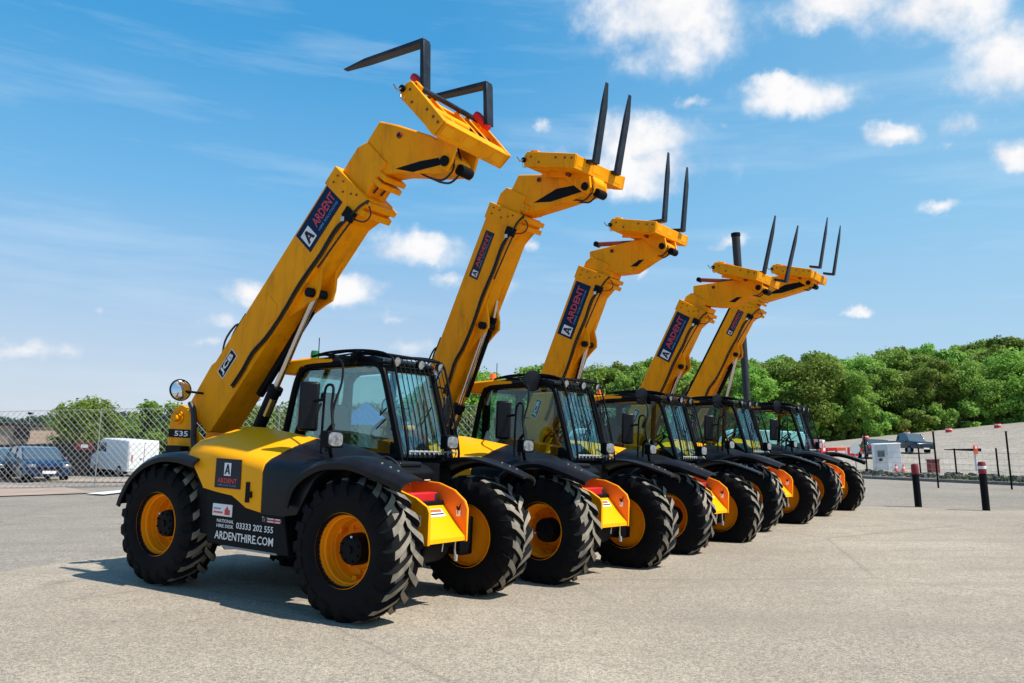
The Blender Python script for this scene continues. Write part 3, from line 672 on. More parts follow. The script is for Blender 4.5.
    b.text('JCB', uv(u_+.035, .238, y-.004), U, up_, .095, 'white', .29, .04); part('emblem', b, boom, recalc=False)
    # small scuffs: lifting eye, reinforcement plates
    b = MB(); b.prism([xz(-2.0, .12), xz(-1.82, .05), xz(-1.70, .14), xz(-1.70, .36), xz(-1.82, .45), xz(-2.0, .38)], ya-.006, ya, 'yellow'); part('doubler_plate', b, boom, bevel=.003)
    # inner boom stub
    e = P['e']; b = MB(); b.prism([xz(-.05, .06), xz(e+.10, .06), xz(e+.22, .14), xz(e+.20, D+.0), xz(-.05, D)], -.17, .15, 'yellow')
    for du in (e+.06, e-.03 if e > .1 else e+.02): b.prism([xz(du-.03, D-.02), xz(du+.03, D-.02), xz(du+.03, D+.13), xz(du-.03, D+.13)], -.18, .16, 'yellow')
    b.bb(0, .001, 0, .001, 0, .001, 'yellow') if False else None
    part('inner_boom', b, root, bevel=.008)
    # nose piece
    N = P['nose']; b = MB(); b.prism(N, -.145, .125, 'yellow'); hd = part('boom_head', b, root, bevel=.02)
    W = Vector((P['W'][0], 0, P['W'][1]))
    b = MB(); c0 = Vector((sum(p[0] for p in N)/len(N), 0, sum(p[1] for p in N)/len(N)))
    A = Vector((N[0][0], 0, N[0][1])); d = (W-A).normalized(); nrm = Vector((d.z, 0, -d.x))
    if nrm.z > 0: nrm = -nrm
    sl = P['slot_plate']; b.prism(sl, -.150, .130, 'black'); q = A.lerp(W, .32)+nrm*.02; b.cyl((q.x, -.165, q.z), (q.x, .145, q.z), .035, 'rust', 12); b.cyl((q.x, -.168, q.z), (q.x, -.165, q.z), .018, 'black', 8)
    part('slot_plate', b, hd, bevel=.003)  # black plate proud of the head stands in for the dark recess
    b = MB(); b.cyl(A.lerp(W, .08)+Vector((0, 0, .10))-nrm*.05, A.lerp(W, .78)-nrm*.14, .042, 'rust', 14); b.cyl(A.lerp(W, .05)+Vector((0, -.06, .10))-nrm*.05, A.lerp(W, .05)+Vector((0, .06, .10))-nrm*.05, .05, 'black', 14)
    if P['topcyl']: part('tilt_cylinder', b, root)
    # lift cylinder
    top = uv(P.get('lug', -1.28), D+.12, -.10); bot = Vector((-.05, -.10, 1.0)); dl = (top-bot)
    mid = bot+dl*.55 if P.get('ext') is None else bot+dl*P['ext']
    b = MB(); b.cyl(bot, mid, .075, 'black', 20); b.cyl(mid-dl.normalized()*.06, mid+dl.normalized()*.02, .088, 'black', 20); b.box(mid-dl.normalized()*.25+Vector((.06, -.03, 0)), (.06, .06, .22), 'brass', Matrix.Rotation(pi/2-atan2(dl.z, dl.x), 3, 'Y'))
    lc = part('lift_cylinder', b, root, smooth=50)
    b = MB(); b.cyl(mid, top, .036, 'chrome', 16); b.cyl(top+Vector((0, -.13, 0)), top+Vector((0, .13, 0)), .055, 'black', 16); part('rod', b, lc, smooth=50)
    # slack conduit in the shade under the boom (displacement cylinder)
    p0 = uv(-L+.75, D+.10, .05); p1 = uv(-1.55, D+.06, .05); b = MB(); b.cyl(p0, p1, .05, 'black', 12); b.cyl(p1, uv(-1.3, D, .05), .025, 'chrome', 10); part('compensation_cylinder', b, root, smooth=50)
    # carriage
    r0, r1 = Vector((P['c0'][0], 0, P['c0'][1])), Vector((P['c1'][0], 0, P['c1'][1])); G = (r1-r0); gl = G.length; G.normalize()
    Nn = Vector((-G.z, 0, G.x))     # toward the load face side
    if P['flip']: Nn = -Nn
    def cp(s, n): q = r0+G*(s*gl)+Nn*n; return (q.x, q.z)
    b = MB()
    for y in (-.58, .58): b.prism([cp(-.02, .05), cp(.02, .10), cp(.25, .10), cp(1.0, .09), cp(1.0, -.09), cp(.30, -.10), cp(.05, -.11), cp(-.03, -.04)], y-.02, y+.02, 'yellow')
    for s0, s1, n0, n1 in ((.80, 1.0, -.10, .08), (.0, .10, -.10, .02), (.34, .44, -.10, .0)): b.prism([cp(s0, n0), cp(s1, n0), cp(s1, n1), cp(s0, n1)], -.595, .595, 'yellow')
    b.prism([cp(.02, -.09), cp(.98, -.09), cp(.98, -.07), cp(.02, -.07)], -.56, .56, 'yellow')
    for y in (-.22, .20, -.40, .38): b.prism([cp(.05, -.16 if abs(y) < .3 else -.10), cp(.9, -.13 if abs(y) < .3 else -.10), cp(.9, .06), cp(.05, .06)], y-.018, y+.018, 'yellow')
    cr = part('carriage', b, root, bevel=.008)
    b = MB()
    for y in (-.20, .18):
        wx, wz = W.x, W.z; a0 = cp(.35, -.08); a1 = cp(.98, -.08)
        b.prism([a0, a1, (wx+.08, wz-.02), (wx+.02, wz-.10), (wx-.06, wz-.06)], y-.02, y+.02, 'yellow')
    b.cyl((W.x, -.25, W.z), (W.x, .23, W.z), .055, 'black', 16); q = W+Vector((.10, 0, -.07)); b.cyl((q.x, -.10, q.z), (q.x, .08, q.z), .06, 'black', 16)
    part('hitch', b, cr, bevel=.006)
    b = MB(); s0 = cp(.10, .09); b.tube([(s0[0], -.57, s0[1]), (s0[0], .57, s0[1])], .028, 'steel', 12); s1 = cp(.55, .03); b.cyl((s1[0], -.5, s1[1]), (s1[0], .1, s1[1]), .045, 'bonnet', 14); b.cyl((s1[0], .1, s1[1]), (s1[0], .5, s1[1]), .025, 'black', 12)
    part('fork_shaft', b, cr)
    b = MB()
    q = cp(0, -.02); b.cyl((q[0], -.63, q[1]), (q[0], -.59, q[1]), .035, 'black', 12); b.tube([(q[0], -.62, q[1]), (q[0]-.05, -.64, q[1]-.02), (q[0]-.10, -.64, q[1]+.05)], .012, 'chrome', 6); b.tube([(q[0]-.02, -.62, q[1]), (q[0]+.0, -.63, q[1]-.10), (q[0]+.05, -.62, q[1]-.12)], .008, 'chrome', 6)
    part('locking_pin', b, cr)
    b = MB()
    for q_ in range(2): b.tube([uv(.05, D+.02, -.1+.12*q_), uv(e+.25, D+.12, -.1+.12*q_), (W.x-.25, -.1+.12*q_, W.z-.12), (W.x-.05, -.12+.12*q_, W.z-.14), (W.x+.06, -.14+.12*q_, W.z+.02), cp(.5, -.06)[0:1]+(-.16+.12*q_,)+cp(.5, -.06)[1:2]], .012, 'hose', 6)
    part('hose', b, hd)
    for sx_ in (.12, .3, .62, .8, .93):
        b = MB(); q = cp(sx_, .03 if sx_ != .3 else -.04); b.cyl((q[0], -.606, q[1]), (q[0], -.598, q[1]), .016, 'rust', 8); part('bolt', b, cr)
    b = MB(); b.prism([cp(.0, .02), cp(.06, .13), cp(.2, .13), cp(.24, .05), cp(.2, -.02)], -.57, -.52, 'yellow'); part('hook', b, cr, bevel=.006); b = MB(); b.prism([cp(.0, .02), cp(.06, .13), cp(.2, .13), cp(.24, .05), cp(.2, -.02)], .52, .57, 'yellow'); part('hook', b, cr, bevel=.006)
    b = MB(); q0, q1, q2 = cp(.50, -.112), cp(.70, -.112), cp(.62, -.112); b.cyl((q2[0], -.3, q2[1]), (q2[0], .28, q2[1]), .03, 'rust', 10); part('cross_bar', b, cr)
    if P.get('red'):
        b = MB()
        for (x, z, y) in P['red']: b.box((x, y, z), (.26, .10, .085), 'red', Matrix.Rotation(atan2(-G.z, G.x), 3, 'Y'))
        part('red_clamp', b, cr, bevel=.03, smooth=60)
    for k_, (s0, y) in enumerate(((.93, -.45), (.93, -.1), (.93, .42))): q0 = cp(1.003, -.05); q1 = cp(1.003, .05); b = MB(); b.add([(q0[0], y-.08, q0[1]), (q0[0], y+.08, q0[1]), (q1[0], y+.08, q1[1]), (q1[0], y-.08, q1[1])], [(0, 1, 2, 3)], 'bonnet'); part('worn_patch', b, cr)
    # forks
    for y, pts in P['forks']:
        b = MB(); pts = [Vector((q[0], y, q[1])) for q in pts]
        hp, he, tp = pts[-3:]
        wy = .06
        # shank
        d = (he-hp).normalized(); bd = (tp-he).normalized(); n1 = (bd-d*bd.dot(d)).normalized(); th = .05
        Y_ = Vector((0, wy, 0))
        b.loft([[hp-Y_, hp+Y_, hp+Y_-n1*th, hp-Y_-n1*th], [he-Y_-d*0, he+Y_, he+Y_-n1*th+d*.02, he-Y_-n1*th+d*.02]], 'steel')
        n2 = (d-bd*bd.dot(d)).normalized()
        hh = he-bd*.04; ml = he.lerp(tp, .7)
        b.loft([[hh-Y_, hh+Y_, hh+Y_+n2*th, hh-Y_+n2*th], [ml-Y_, ml+Y_, ml+Y_+n2*.036, ml-Y_+n2*.036], [tp-Y_*.55, tp+Y_*.55, tp+Y_*.55+n2*.010, tp-Y_*.55+n2*.010]], 'steel')
        fk = part('fork', b, root, bevel=.008)

def scale_nose(N, A0, W0, A1, W1):
    a0 = complex(*A0); w0 = complex(*W0); a1 = complex(*A1); w1 = complex(*W1); k_ = (w1-a1)/(w0-a0)
    out = []
    for p in N: q = a1+(complex(*p)-a0)*k_; out.append((q.real, q.imag))
    return out
N0 = [(1.98, 5.13), (1.72, 4.81), (1.79, 4.62), (2.06, 4.50), (2.30, 4.50), (2.80, 4.42), (3.02, 4.40), (3.08, 4.52), (2.98, 4.64), (2.81, 4.79), (2.71, 4.85), (2.25, 5.04)]
S0 = [(2.26, 4.545), (2.60, 4.58), (2.86, 4.58), (2.90, 4.50), (2.5, 4.475)]
N1 = [(1.40, 5.48), (1.17, 5.11), (1.53, 4.87), (2.05, 4.93), (2.52, 4.99), (2.70, 5.02), (2.74, 5.16), (2.65, 5.34), (2.4, 5.45), (2.03, 5.38)]
S1 = [(1.70, 5.02), (2.1, 5.16), (2.55, 5.16), (2.58, 5.06), (2.0, 4.99)]
N2 = [(.59, 5.14), (.62, 4.80), (.84, 4.71), (1.20, 4.68), (1.49, 4.69), (1.90, 4.90), (2.16, 5.0), (2.18, 5.10), (2.05, 5.2), (1.88, 5.28), (1.43, 5.24)]
S2 = [(1.45, 4.78), (1.62, 4.88), (1.72, 4.88), (1.58, 4.77)]
POSES = [
 dict(E=(1.45, 4.66), ang=49.6, L=3.55, decal=(-.94, -.20, .03, .36), e=.22, nose=N0, slot_plate=S0, W=(2.99, 4.50), topcyl=False, c0=(2.72, 5.20), c1=(3.19, 4.70), flip=False, ext=.52,
      forks=[(-.3, [(2.72, 5.26), (2.69, 5.78), (1.57, 5.73)]), (.3, [(3.12, 5.02), (3.09, 5.46), (2.05, 5.46)])], red=[(2.66, 5.37, -.3), (3.06, 5.09, .3)]),
 dict(E=(.97, 5.12), ang=65.4, L=3.55, decal=(-1.12, -.40, .10, .28), lug=-1.68, e=.06, nose=N1, slot_plate=S1, W=(2.63, 5.09), topcyl=False, c0=(1.88, 5.50), c1=(2.72, 5.33), flip=False, ext=.5,
      forks=[(-.3, [(2.25, 5.50), (2.82, 5.39), (2.98, 6.42)]), (.3, [(2.25, 5.50), (2.77, 5.41), (2.96, 6.46)])]),
 dict(E=(.44, 4.88), ang=68.0, L=3.55, decal=(-1.30, -.28, .05, .39), e=.0, nose=N2, slot_plate=S2, W=(2.10, 5.06), topcyl=True, c0=(1.30, 5.46), c1=(2.17, 5.31), flip=False, ext=.5,
      forks=[(-.3, [(1.7, 5.5), (2.15, 5.50), (2.22, 6.66)]), (.3, [(1.7, 5.5), (2.20, 5.46), (2.28, 6.56)])]),
 dict(E=(.87, 4.68), ang=63.3, L=3.55, decal=(-1.32, -.26, .05, .39), e=.0, nose=scale_nose(N2, (.59, 5.14), (2.10, 5.06), (1.12, 4.97), (2.60, 4.80)), slot_plate=scale_nose(S2, (.59, 5.14), (2.10, 5.06), (1.12, 4.97), (2.60, 4.80)), W=(2.60, 4.80), topcyl=True, c0=(1.80, 5.24), c1=(2.73, 4.98), flip=False, ext=.5, red=[(2.0, 5.28, -.3)],
      forks=[(-.3, [(2.3, 5.2), (2.73, 5.10), (2.97, 6.22)]), (.3, [(2.4, 5.15), (2.95, 5.01), (3.21, 6.12)])]),
 dict(E=(.64, 5.25), ang=62.5, L=3.75, decal=(-.92, -.20, .20, .37), e=.15, nose=scale_nose(N1, (1.40, 5.48), (2.63, 5.09), (1.05, 5.75), (2.45, 5.48)), slot_plate=scale_nose(S1, (1.40, 5.48), (2.63, 5.09), (1.05, 5.75), (2.45, 5.48)), W=(2.45, 5.48), topcyl=False, c0=(1.70, 5.83), c1=(2.64, 5.64), flip=False, ext=.5, red=[(1.9, 5.90, -.3)], backline=True,
      forks=[(-.3, [(2.52, 5.88), (2.73, 5.84), (2.92, 7.01)]), (.3, [(2.66, 5.81), (2.87, 5.77), (3.05, 6.93)])]),
]
MS = [(-3.135, 10.42, 0, -.582), (-.988, 13.061, -.012, -.693), (.954, 15.845, -.018, -.655), (3.016, 18.935, .107, -.671), (5.195, 21.99, .185, -.64)]
LAB = ['nearest yellow telehandler, green beacon on its roof and forks tipped back over the boom',
       'second yellow telehandler from the camera, orange beacon, narrow boom decal and forks pointing up',
       'yellow telehandler in the middle of the row, third from the camera, large navy boom decal',
       'fourth yellow telehandler from the camera, large navy decal, its head overlapping the last boom',
       'farthest yellow telehandler at the right end of the row, with small dark boom decal']
OFF = random.Random(3)
for i, (x, y, z, yaw) in enumerate(MS):
    root = empty('telehandler', (x, y, z+.012), yaw)
    tag(root, LAB[i], 'telehandler', 'telehandlers parked in a row')
    if i < 2:
        pre = set(bpy.data.objects); cab_parts(root, i == 0); CABS = [o for o in bpy.data.objects if o not in pre]
        PR['cab%d' % i] = [o for o in CABS if o.parent == root]
    else:
        for o in PR['cab1']: copy_obj(o, root)
    if i == 0:
        pre = set(bpy.data.objects); base_parts(root, True); PR['base'] = [o for o in bpy.data.objects if o not in pre and o.parent == root]
    else:
        for o in PR['base']: copy_obj(o, root)
    arm_parts(root, POSES[i])
    for wx in (0, 2.75):
        for s in (-1, 1): place_wheel(root, wx, s, OFF.uniform(0, 6))

# ------------------------------------------------------------------ trees
def leaf_ball(b, rnd, c, r, n, size, m):
    vs = []; fs = []
    for _ in range(n):
        d = Vector((rnd.gauss(0, 1), rnd.gauss(0, 1), rnd.gauss(0, 1))).normalized()
        rad = r*(rnd.random()**.35)*rnd.uniform(.85, 1.12)
        p = c+Vector((d.x*rad, d.y*rad, d.z*rad*.8))
        nn = (d*.9+Vector((rnd.gauss(0, .6), rnd.gauss(0, .6), rnd.gauss(0, .6)+.35))).normalized()
        a = nn.orthogonal().normalized(); q = nn.cross(a); t = rnd.uniform(0, 6.28); a, q = a*cos(t)+q*sin(t), q*cos(t)-a*sin(t)
        s = size*rnd.uniform(.55, 1.35); k = len(vs)
        vs += [p-a*s, p-q*s*.6+nn*s*.1, p+a*s, p+q*s*.6-nn*s*.15]; fs.append((k, k+1, k+2, k+3))
    b.add(vs, fs, m)
def make_tree(seed, h, w, nballs, per, size, leaf='leaf', low=.18):
    rnd = random.Random(seed); r = empty('broadleaf_tree')
    t = MB(); t.tube([(0, 0, -.6), (.1, 0, h*.2), (.0, .1, h*.45), (.1, .1, h*.8)], .035*h*.6, 'bark', 8, .05)
    c = MB()
    for i in range(nballs):
        f = rnd.random(); z = h*(low+(1-low-.06)*f)
        prof = w*.5*sqrt(max(.05, 1-((f-.42)/.62)**2))
        a = rnd.uniform(0, 6.28); rr = prof*rnd.uniform(.35, .95); br = w*rnd.uniform(.11, .20)
        p = Vector((cos(a)*rr, sin(a)*rr, z))
        leaf_ball(c, rnd, p, br, per, size, leaf)
        if i % 3 == 0: t.tube([(0, 0, max(h*.15, z-w*.3)), (p.x*.5, p.y*.5, z-w*.12), p], .012*h*.6, 'bark', 5, .02)
    t.build('trunk', r, smooth=60); c.build('crown', r, recalc=False, smooth=180)
    return r
PROT = [make_tree(11+i, 13.5+1.2*(i % 3), 10+(i % 2)*1.5, 50, 210, .27) for i in range(5)]
used = [0]*5
LBL = ['broad full crowned tree in the dense wood beyond the gravel lot', ]
GR = 'trees of the wood beyond the gravel lot'
rnd = random.Random(5); cnt = 0
def plant(px, Y, s, kk, z0=0, lab=LBL[0], grp=GR):
    i = kk % 5; o = PROT[i] if used[i] == 0 else copy_obj(PROT[i]); used[i] = 1
    p = at(px, Y=Y); o.location = (p.x, p.y, p.z-.1+z0); o.scale = (s*rnd.uniform(.92, 1.1), s*rnd.uniform(.92, 1.1), s); o.rotation_euler = (0, 0, rnd.uniform(0, 6.28))
    tag(o, lab, 'tree', grp); return o
# rows: distance, pixel step, scale
k = 0
for Y, step, sc, xa, xb in ((150, 30, .88, 640, 1180), (159, 28, 1.0, 600, 1180), (172, 27, 1.04, 540, 1160), (188, 25, 1.04, 420, 1150), (210, 22, 1.05, 430, 1140), (236, 20, 1.14, 430, 1130)):
    x = xa+rnd.uniform(0, step)
    while x < xb:
        f = 1.0
        if x < 780: f = .96+.04*max(0, (x-560))/220
        plant(x, Y+rnd.uniform(-4, 4), sc*f*rnd.uniform(.90, 1.12)*(1.03 if x < 900 else .98), k+rnd.randint(0, 4)); k += 1
        x += step*rnd.uniform(.75, 1.25)
# understorey shrubs hiding the trunks
SH = make_tree(77, 4.2, 6.5, 18, 110, .27, 'leaf', .05); SH.name = 'shrub'
x = 640; first = True
while x < 1180:
    o = SH if first else copy_obj(SH); first = False
    p = at(x, Y=146+rnd.uniform(-2, 2)); o.location = p; s = rnd.uniform(.7, 1.25); o.scale = (s, s, s*rnd.uniform(.8, 1.2)); o.rotation_euler = (0, 0, rnd.uniform(0, 6.28))
    tag(o, 'dark low shrub at the foot of the wood edge', 'shrub', 'shrubs along the wood edge'); x += rnd.uniform(13, 20)
# left side
T1 = make_tree(201, 4.1, 4.6, 84, 200, .09, 'leaf_light', .1); p = at(86, Y=52); T1.location = p; tag(T1, 'bright green bushy tree behind the chain-link fence, left of the white van', 'tree')
T2 = make_tree(202, 4.0, 3.6, 44, 170, .10, 'leaf_light', .08); p = at(160, Y=50); T2.location = p; T2.name = 'broadleaf_tree'; tag(T2, 'green bushy tree directly behind the rear of the nearest telehandler', 'tree')
T3 = make_tree(203, 3.2, 7.0, 50, 170, .12, 'leaf_light', .03); p = at(268, Y=48); T3.location = p; T3.name = 'shrub'; tag(T3, 'sunlit yellow green bush seen under the lift cylinder of the nearest telehandler', 'shrub')
T4 = make_tree(204, 6.0, 7.0, 60, 190, .13, 'leaf_light', .05); p = at(468, Y=58); T4.location = p; tag(T4, 'sunlit green tree in the gap between the first two telehandlers', 'tree')
T5 = make_tree(205, 5.0, 6.0, 50, 180, .13, 'leaf_light', .05); p = at(432, Y=62); T5.location = p; tag(T5, 'lower sunlit tree seen behind the nearest cab windscreen', 'tree')
# distant wooded hill on the left
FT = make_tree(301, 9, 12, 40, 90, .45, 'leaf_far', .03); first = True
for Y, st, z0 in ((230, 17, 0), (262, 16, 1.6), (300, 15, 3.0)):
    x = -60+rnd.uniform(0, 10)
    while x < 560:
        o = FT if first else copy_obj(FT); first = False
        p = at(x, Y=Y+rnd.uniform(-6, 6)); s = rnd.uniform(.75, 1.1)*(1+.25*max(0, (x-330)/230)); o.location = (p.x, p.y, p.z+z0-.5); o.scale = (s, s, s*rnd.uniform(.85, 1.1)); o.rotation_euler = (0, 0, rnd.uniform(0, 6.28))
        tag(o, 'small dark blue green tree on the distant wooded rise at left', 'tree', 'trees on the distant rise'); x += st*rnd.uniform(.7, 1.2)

# ------------------------------------------------------------------ left background
def yaw_to(p): return atan2(-p.x, p.y)
# chain-link fence
fx0, fx1, FY = -27.0, 4.5, 30.6; FH = 2.72
fr = empty('chain_link_fence', (0, FY, 0)); tag(fr, 'tall galvanised chain-link fence in front of the parked cars at left', 'fence')
b = MB(); pitch = .215
def fz(x): return terr(x, FY)+.02
n = int((fx1-fx0)/pitch); rows = int(FH/pitch)
def wire(p, q, w=.011):
    p = Vector(p); q = Vector(q); w = .0068; d = (q-p).normalized(); s = Vector((-d.z, 0, d.x))*w; t = Vector((0, w, 0))
    b.add([p+s, p+t, p-s, p-t, q+s, q+t, q-s, q-t], [(0, 4, 5, 1), (1, 5, 6, 2), (2, 6, 7, 3), (3, 7, 4, 0)], 'zinc')
kk = rows
for i in range(-kk, n):
    for sg in (1, -1):
        xa = fx0+i*pitch; xb = xa+rows*pitch
        za, zb = 0, FH
        if xa < fx0: za = (fx0-xa)/(rows*pitch)*FH; xa = fx0
        if xb > fx1: zb = FH*(1-(xb-fx1)/(rows*pitch)); xb = fx1
        if sg < 0: za, zb = FH-za, FH-zb
        m_ = (xa+xb)/2; zm = (za+zb)/2
        wire((xa, 0, fz(xa)+za), (m_, 0, fz(m_)+zm)); wire((m_, 0, fz(m_)+zm), (xb, 0, fz(xb)+zb))
b.build('mesh_panel', fr, recalc=False, smooth=180)
x = fx0
while x < fx1+.1:
    b = MB(); b.cyl((x, .05, fz(x)-.1), (x, .05, fz(x)+FH+.02), .022, 'zinc', 10); b.build('post', fr); x += 6.3
b = MB(); b.tube([(fx0, .03, fz(fx0)+FH), (-5, .03, fz(-5)+FH), (fx1, .03, fz(fx1)+FH)], .008, 'zinc', 5); b.tube([(fx0, .03, fz(fx0)+.05), (-5, .03, fz(-5)+.05), (fx1, .03, fz(fx1)+.05)], .008, 'zinc', 5); b.build('line_wire', fr)

# dark timber fence
df = empty('timber_fence', (0, 43, 0)); tag(df, 'dark close-boarded fence behind the parked cars', 'fence')
b = MB(); x = -34.0
while x < -19:
    z = terr(x, 43); hh = 1.62+random.uniform(-.015, .015); b.bb(x, x+.14, -.012, .012, z, z+hh, 'timber'); x += .15
b.build('boards', df)
for i in range(7):
    x = -34+2.5*i; b = MB(); z = terr(x, 43); b.bb(x-.05, x+.05, .02, .12, z, z+1.78, 'timber'); b.build('post', df)
b = MB(); sx = at(84, Y=42.9).x; sz = terr(sx, 43)+1.25; b.bb(sx-.5, sx+.4, -.035, -.014, sz, sz+.4, 'rust'); b.bb(sx-.2, sx+.15, -.042, -.036, sz+.12, sz+.28, 'white'); b.build('notice', df)

# brick building
p = at(0, Y=56); bd = empty('brick_building', (p.x, p.y, p.z)); tag(bd, 'low brown brick building with flat roof at the far left edge', 'building')
e = at(27, Y=56).x-p.x
b = MB(); b.bb(-9, e, 0, 8, -.3, 2.9, 'brick'); b.build('wall', bd)
b = MB(); b.bb(-9.1, e+.15, -.15, 8.1, 2.9, 3.08, 'timber'); b.build('roof', bd, bevel=.02)
b = MB(); b.bb(e-.9, e+.1, -.14, -.01, 2.1, 2.8, 'timber'); b.build('wall_box', bd)
b = MB(); b.tube([(e-.2, .3, 3.0), (e-.2, .3, 3.7), (e-.1, .2, 3.8)], .03, 'zinc', 6); b.box((e-.05, .1, 3.75), (.3, .14, .14), 'black'); b.build('roof_camera', bd)
for wx in (-6.5, -4.3, -2.1):
    f = MB(); f.bb(wx-.55, wx+.55, -.03, -.002, 1.1, 2.3, 'white'); w = f.build('window', bd); f = MB(); f.bb(wx-.48, wx+.48, -.036, -.031, 1.17, 2.23, 'car_glass'); f.build('pane', w)

# cars
def car(paint, kind='hatch'):
    r = empty('parked_car')
    if kind == 'van':
        prof = [(-2.5, .35), (-2.52, 1.9), (-2.42, 2.12), (.9, 2.15), (1.25, 2.05), (1.75, 1.35), (2.45, 1.12), (2.55, .8), (2.52, .35)]
    elif kind == 'pickup':
        prof = [(-2.4, .45), (-2.42, 1.02), (-.6, 1.05), (-.55, 1.10), (.9, 1.10), (2.1, 1.02), (2.3, .85), (2.3, .45)]
    else:
        prof = [(-2.0, .32), (-2.05, .75), (-1.95, .98), (-1.2, 1.0), (.85, .98), (1.75, .86), (2.05, .68), (2.08, .35)]
    W2 = .95 if kind == 'van' else .88
    b = MB(); secs = []
    for y, s, dz in ((-W2, .96, -.04), (-W2*.93, 1, 0), (0, 1.01, .02), (W2*.93, 1, 0), (W2, .96, -.04)): secs.append([(x*s, y, z+dz*(z > .6)) for x, z in prof])
    b.loft(secs, paint); body = b.build('body', r, bevel=.03, smooth=50)
    if kind != 'van':
        g = MB(); cp_ = [(-1.75, .97), (-1.35, 1.42), (-.2, 1.47), (.35, 1.42), (1.1, .96)] if kind == 'hatch' else [(-.6, 1.08), (-.45, 1.68), (.5, 1.70), (1.15, 1.08)]
        secs = [[(x*(1-.0*z), y*(1-.28*(z-.95)), z) for x, z in cp_] for y in (-.80, -.78, .78, .80)]; g.loft(secs, 'car_glass'); g.build('windows', r, smooth=40)
        g = MB(); t = [(-1.33, 1.43), (-.2, 1.482), (.33, 1.43), (-.2, 1.46)] if kind == 'hatch' else [(-.45, 1.69), (.0, 1.73), (.5, 1.71), (0, 1.70)]
        g.loft([[(x, y, z) for x, z in t] for y in (-.69, .69)], paint)
        for s in (-1, 1):
            for (xa, za), (xb, zb) in (((cp_[-1][0], .97), (cp_[-2][0], cp_[-2][1])), ((cp_[0][0], .97), (cp_[1][0], cp_[1][1])), ((-.35, .97), (-.35, 1.45))):
                g.tube([(xa, s*.80, za), (xb, s*.70, zb)], .035, paint, 6)
        g.build('roof', r, bevel=.02)
    else:
        g = MB(); g.add([(1.28, -.78, 2.03), (1.28, .78, 2.03), (1.77, .84, 1.38), (1.77, -.84, 1.38)], [(0, 1, 2, 3)], 'car_glass'); 
        for s in (-1, 1): g.prism([(.4, 1.35), (.4, 1.9), (1.1, 1.9), (1.6, 1.4)], s*.956, s*.953, 'car_glass')
        g.build('windows', r, recalc=False)
    for x in ((-1.25, 1.3) if kind != 'van' else (-1.5, 1.6)):
        for s in (-1, 1):
            w = MB(); w.cyl((x, s*(W2-.2), .33), (x, s*(W2+.01), .33), .33, 'rubber', 24); wo = w.build('wheel', r, bevel=.03); w = MB(); w.cyl((x, s*(W2+.008), .33), (x, s*(W2+.02), .33), .2, 'zinc', 12); w.build('rim', wo)
    fx = prof[-1][0]
    for s in (-1, 1):
        h = MB(); h.box((fx-.12, s*.66, .74 if kind != 'van' else 1.0), (.2, .32, .13), 'lens'); h.build('headlight', r, bevel=.03)
        h = MB(); h.box((prof[0][0]-.01, s*.72, .85 if kind != 'van' else 1.1), (.06, .16, .2 if kind != 'van' else .45), 'red'); h.build('tail_light', r, bevel=.02)
        h = MB(); h.box((.75, s*(W2+.08), 1.0), (.1, .16, .12), paint); h.build('wing_mirror', r, bevel=.03)
    h = MB(); h.bb(fx-.02, fx+.025, -.26, .26, .42, .54, 'white'); h.bb(fx-.03, fx+.012, -.5, .5, .56, .70, 'black'); h.build('number_plate', r)
    if kind == 'van':
        h = MB()
        h.add([(prof[1][0]-.02, y, z) for y, z in ((-.86, .5), (.86, .5), (.86, 2.0), (-.86, 2.0))], [(0, 1, 2, 3)], 'white'); h.bb(-2.56, -2.545, -.01, .01, .45, 2.0, 'black'); h.bb(-2.57, -2.55, .1, .25, 1.05, 1.1, 'black'); h.build('rear_door', r, recalc=False)
    return r
def put(o, px, py, ang, lab, cat, grp=None, Y=None):
    p = at(px, py) if Y is None else at(px, Y=Y); o.location = p; o.rotation_euler = (0, 0, ang); tag(o, lab, cat, grp); return o
put(car('blue_car'), 38, 481, radians(-48), 'blue hatchback facing right, parked behind the chain-link fence', 'car', Y=38)
put(car('dark_car'), 2, 478, radians(-40), 'very dark car at the left edge beside the blue hatchback', 'car', Y=40)
v = car('white', 'van'); v.name = 'parked_van'; put(v, 125, 474, radians(140), 'white panel van with grey shaded side parked behind the chain-link fence', 'van', Y=42); v.scale = (.74, .80, .82)

# behind the first cab: pale site cabin, blue canopy, blue skip
p = at(388, Y=46); sc_ = empty('site_cabin', p, .1); tag(sc_, 'pale flat roofed site cabin seen through the nearest cab', 'cabin')
b = MB(); b.bb(-1.6, 1.9, 0, 2.4, .1, 2.3, 'offwhite'); b.build('wall', sc_, bevel=.03); b = MB(); b.bb(-1.7, 2.0, -.1, 2.5, 2.3, 2.42, 'white'); b.build('roof', sc_)
b = MB(); b.bb(-.9, -.1, -.03, 0, .2, 2.05, 'grey_van'); b.build('door', sc_); b = MB(); b.bb(.5, 1.4, -.03, 0, 1.2, 1.9, 'car_glass'); b.build('window', sc_)
p = at(364, Y=45); cn = empty('canopy', p, 0); tag(cn, 'blue peaked canopy seen through the nearest cab window', 'canopy')
b = MB(); b.loft([[(-1.3, -1.3, 2.2), (1.3, -1.3, 2.2), (1.3, 1.3, 2.2), (-1.3, 1.3, 2.2)], [(-.03, -.03, 3.4), (.03, -.03, 3.4), (.03, .03, 3.4), (-.03, .03, 3.4)]], 'tarp'); b.build('roof', cn)
for sx_ in (-1, 1):
    for sy_ in (-1, 1): b = MB(); b.cyl((sx_*1.22, sy_*1.22, 0), (sx_*1.22, sy_*1.22, 2.25), .03, 'zinc', 8); b.build('leg', cn)
c = car('tarp'); put(c, 300, 470, radians(170), 'bright blue car seen through the rear glass of the nearest cab', 'car', Y=40)
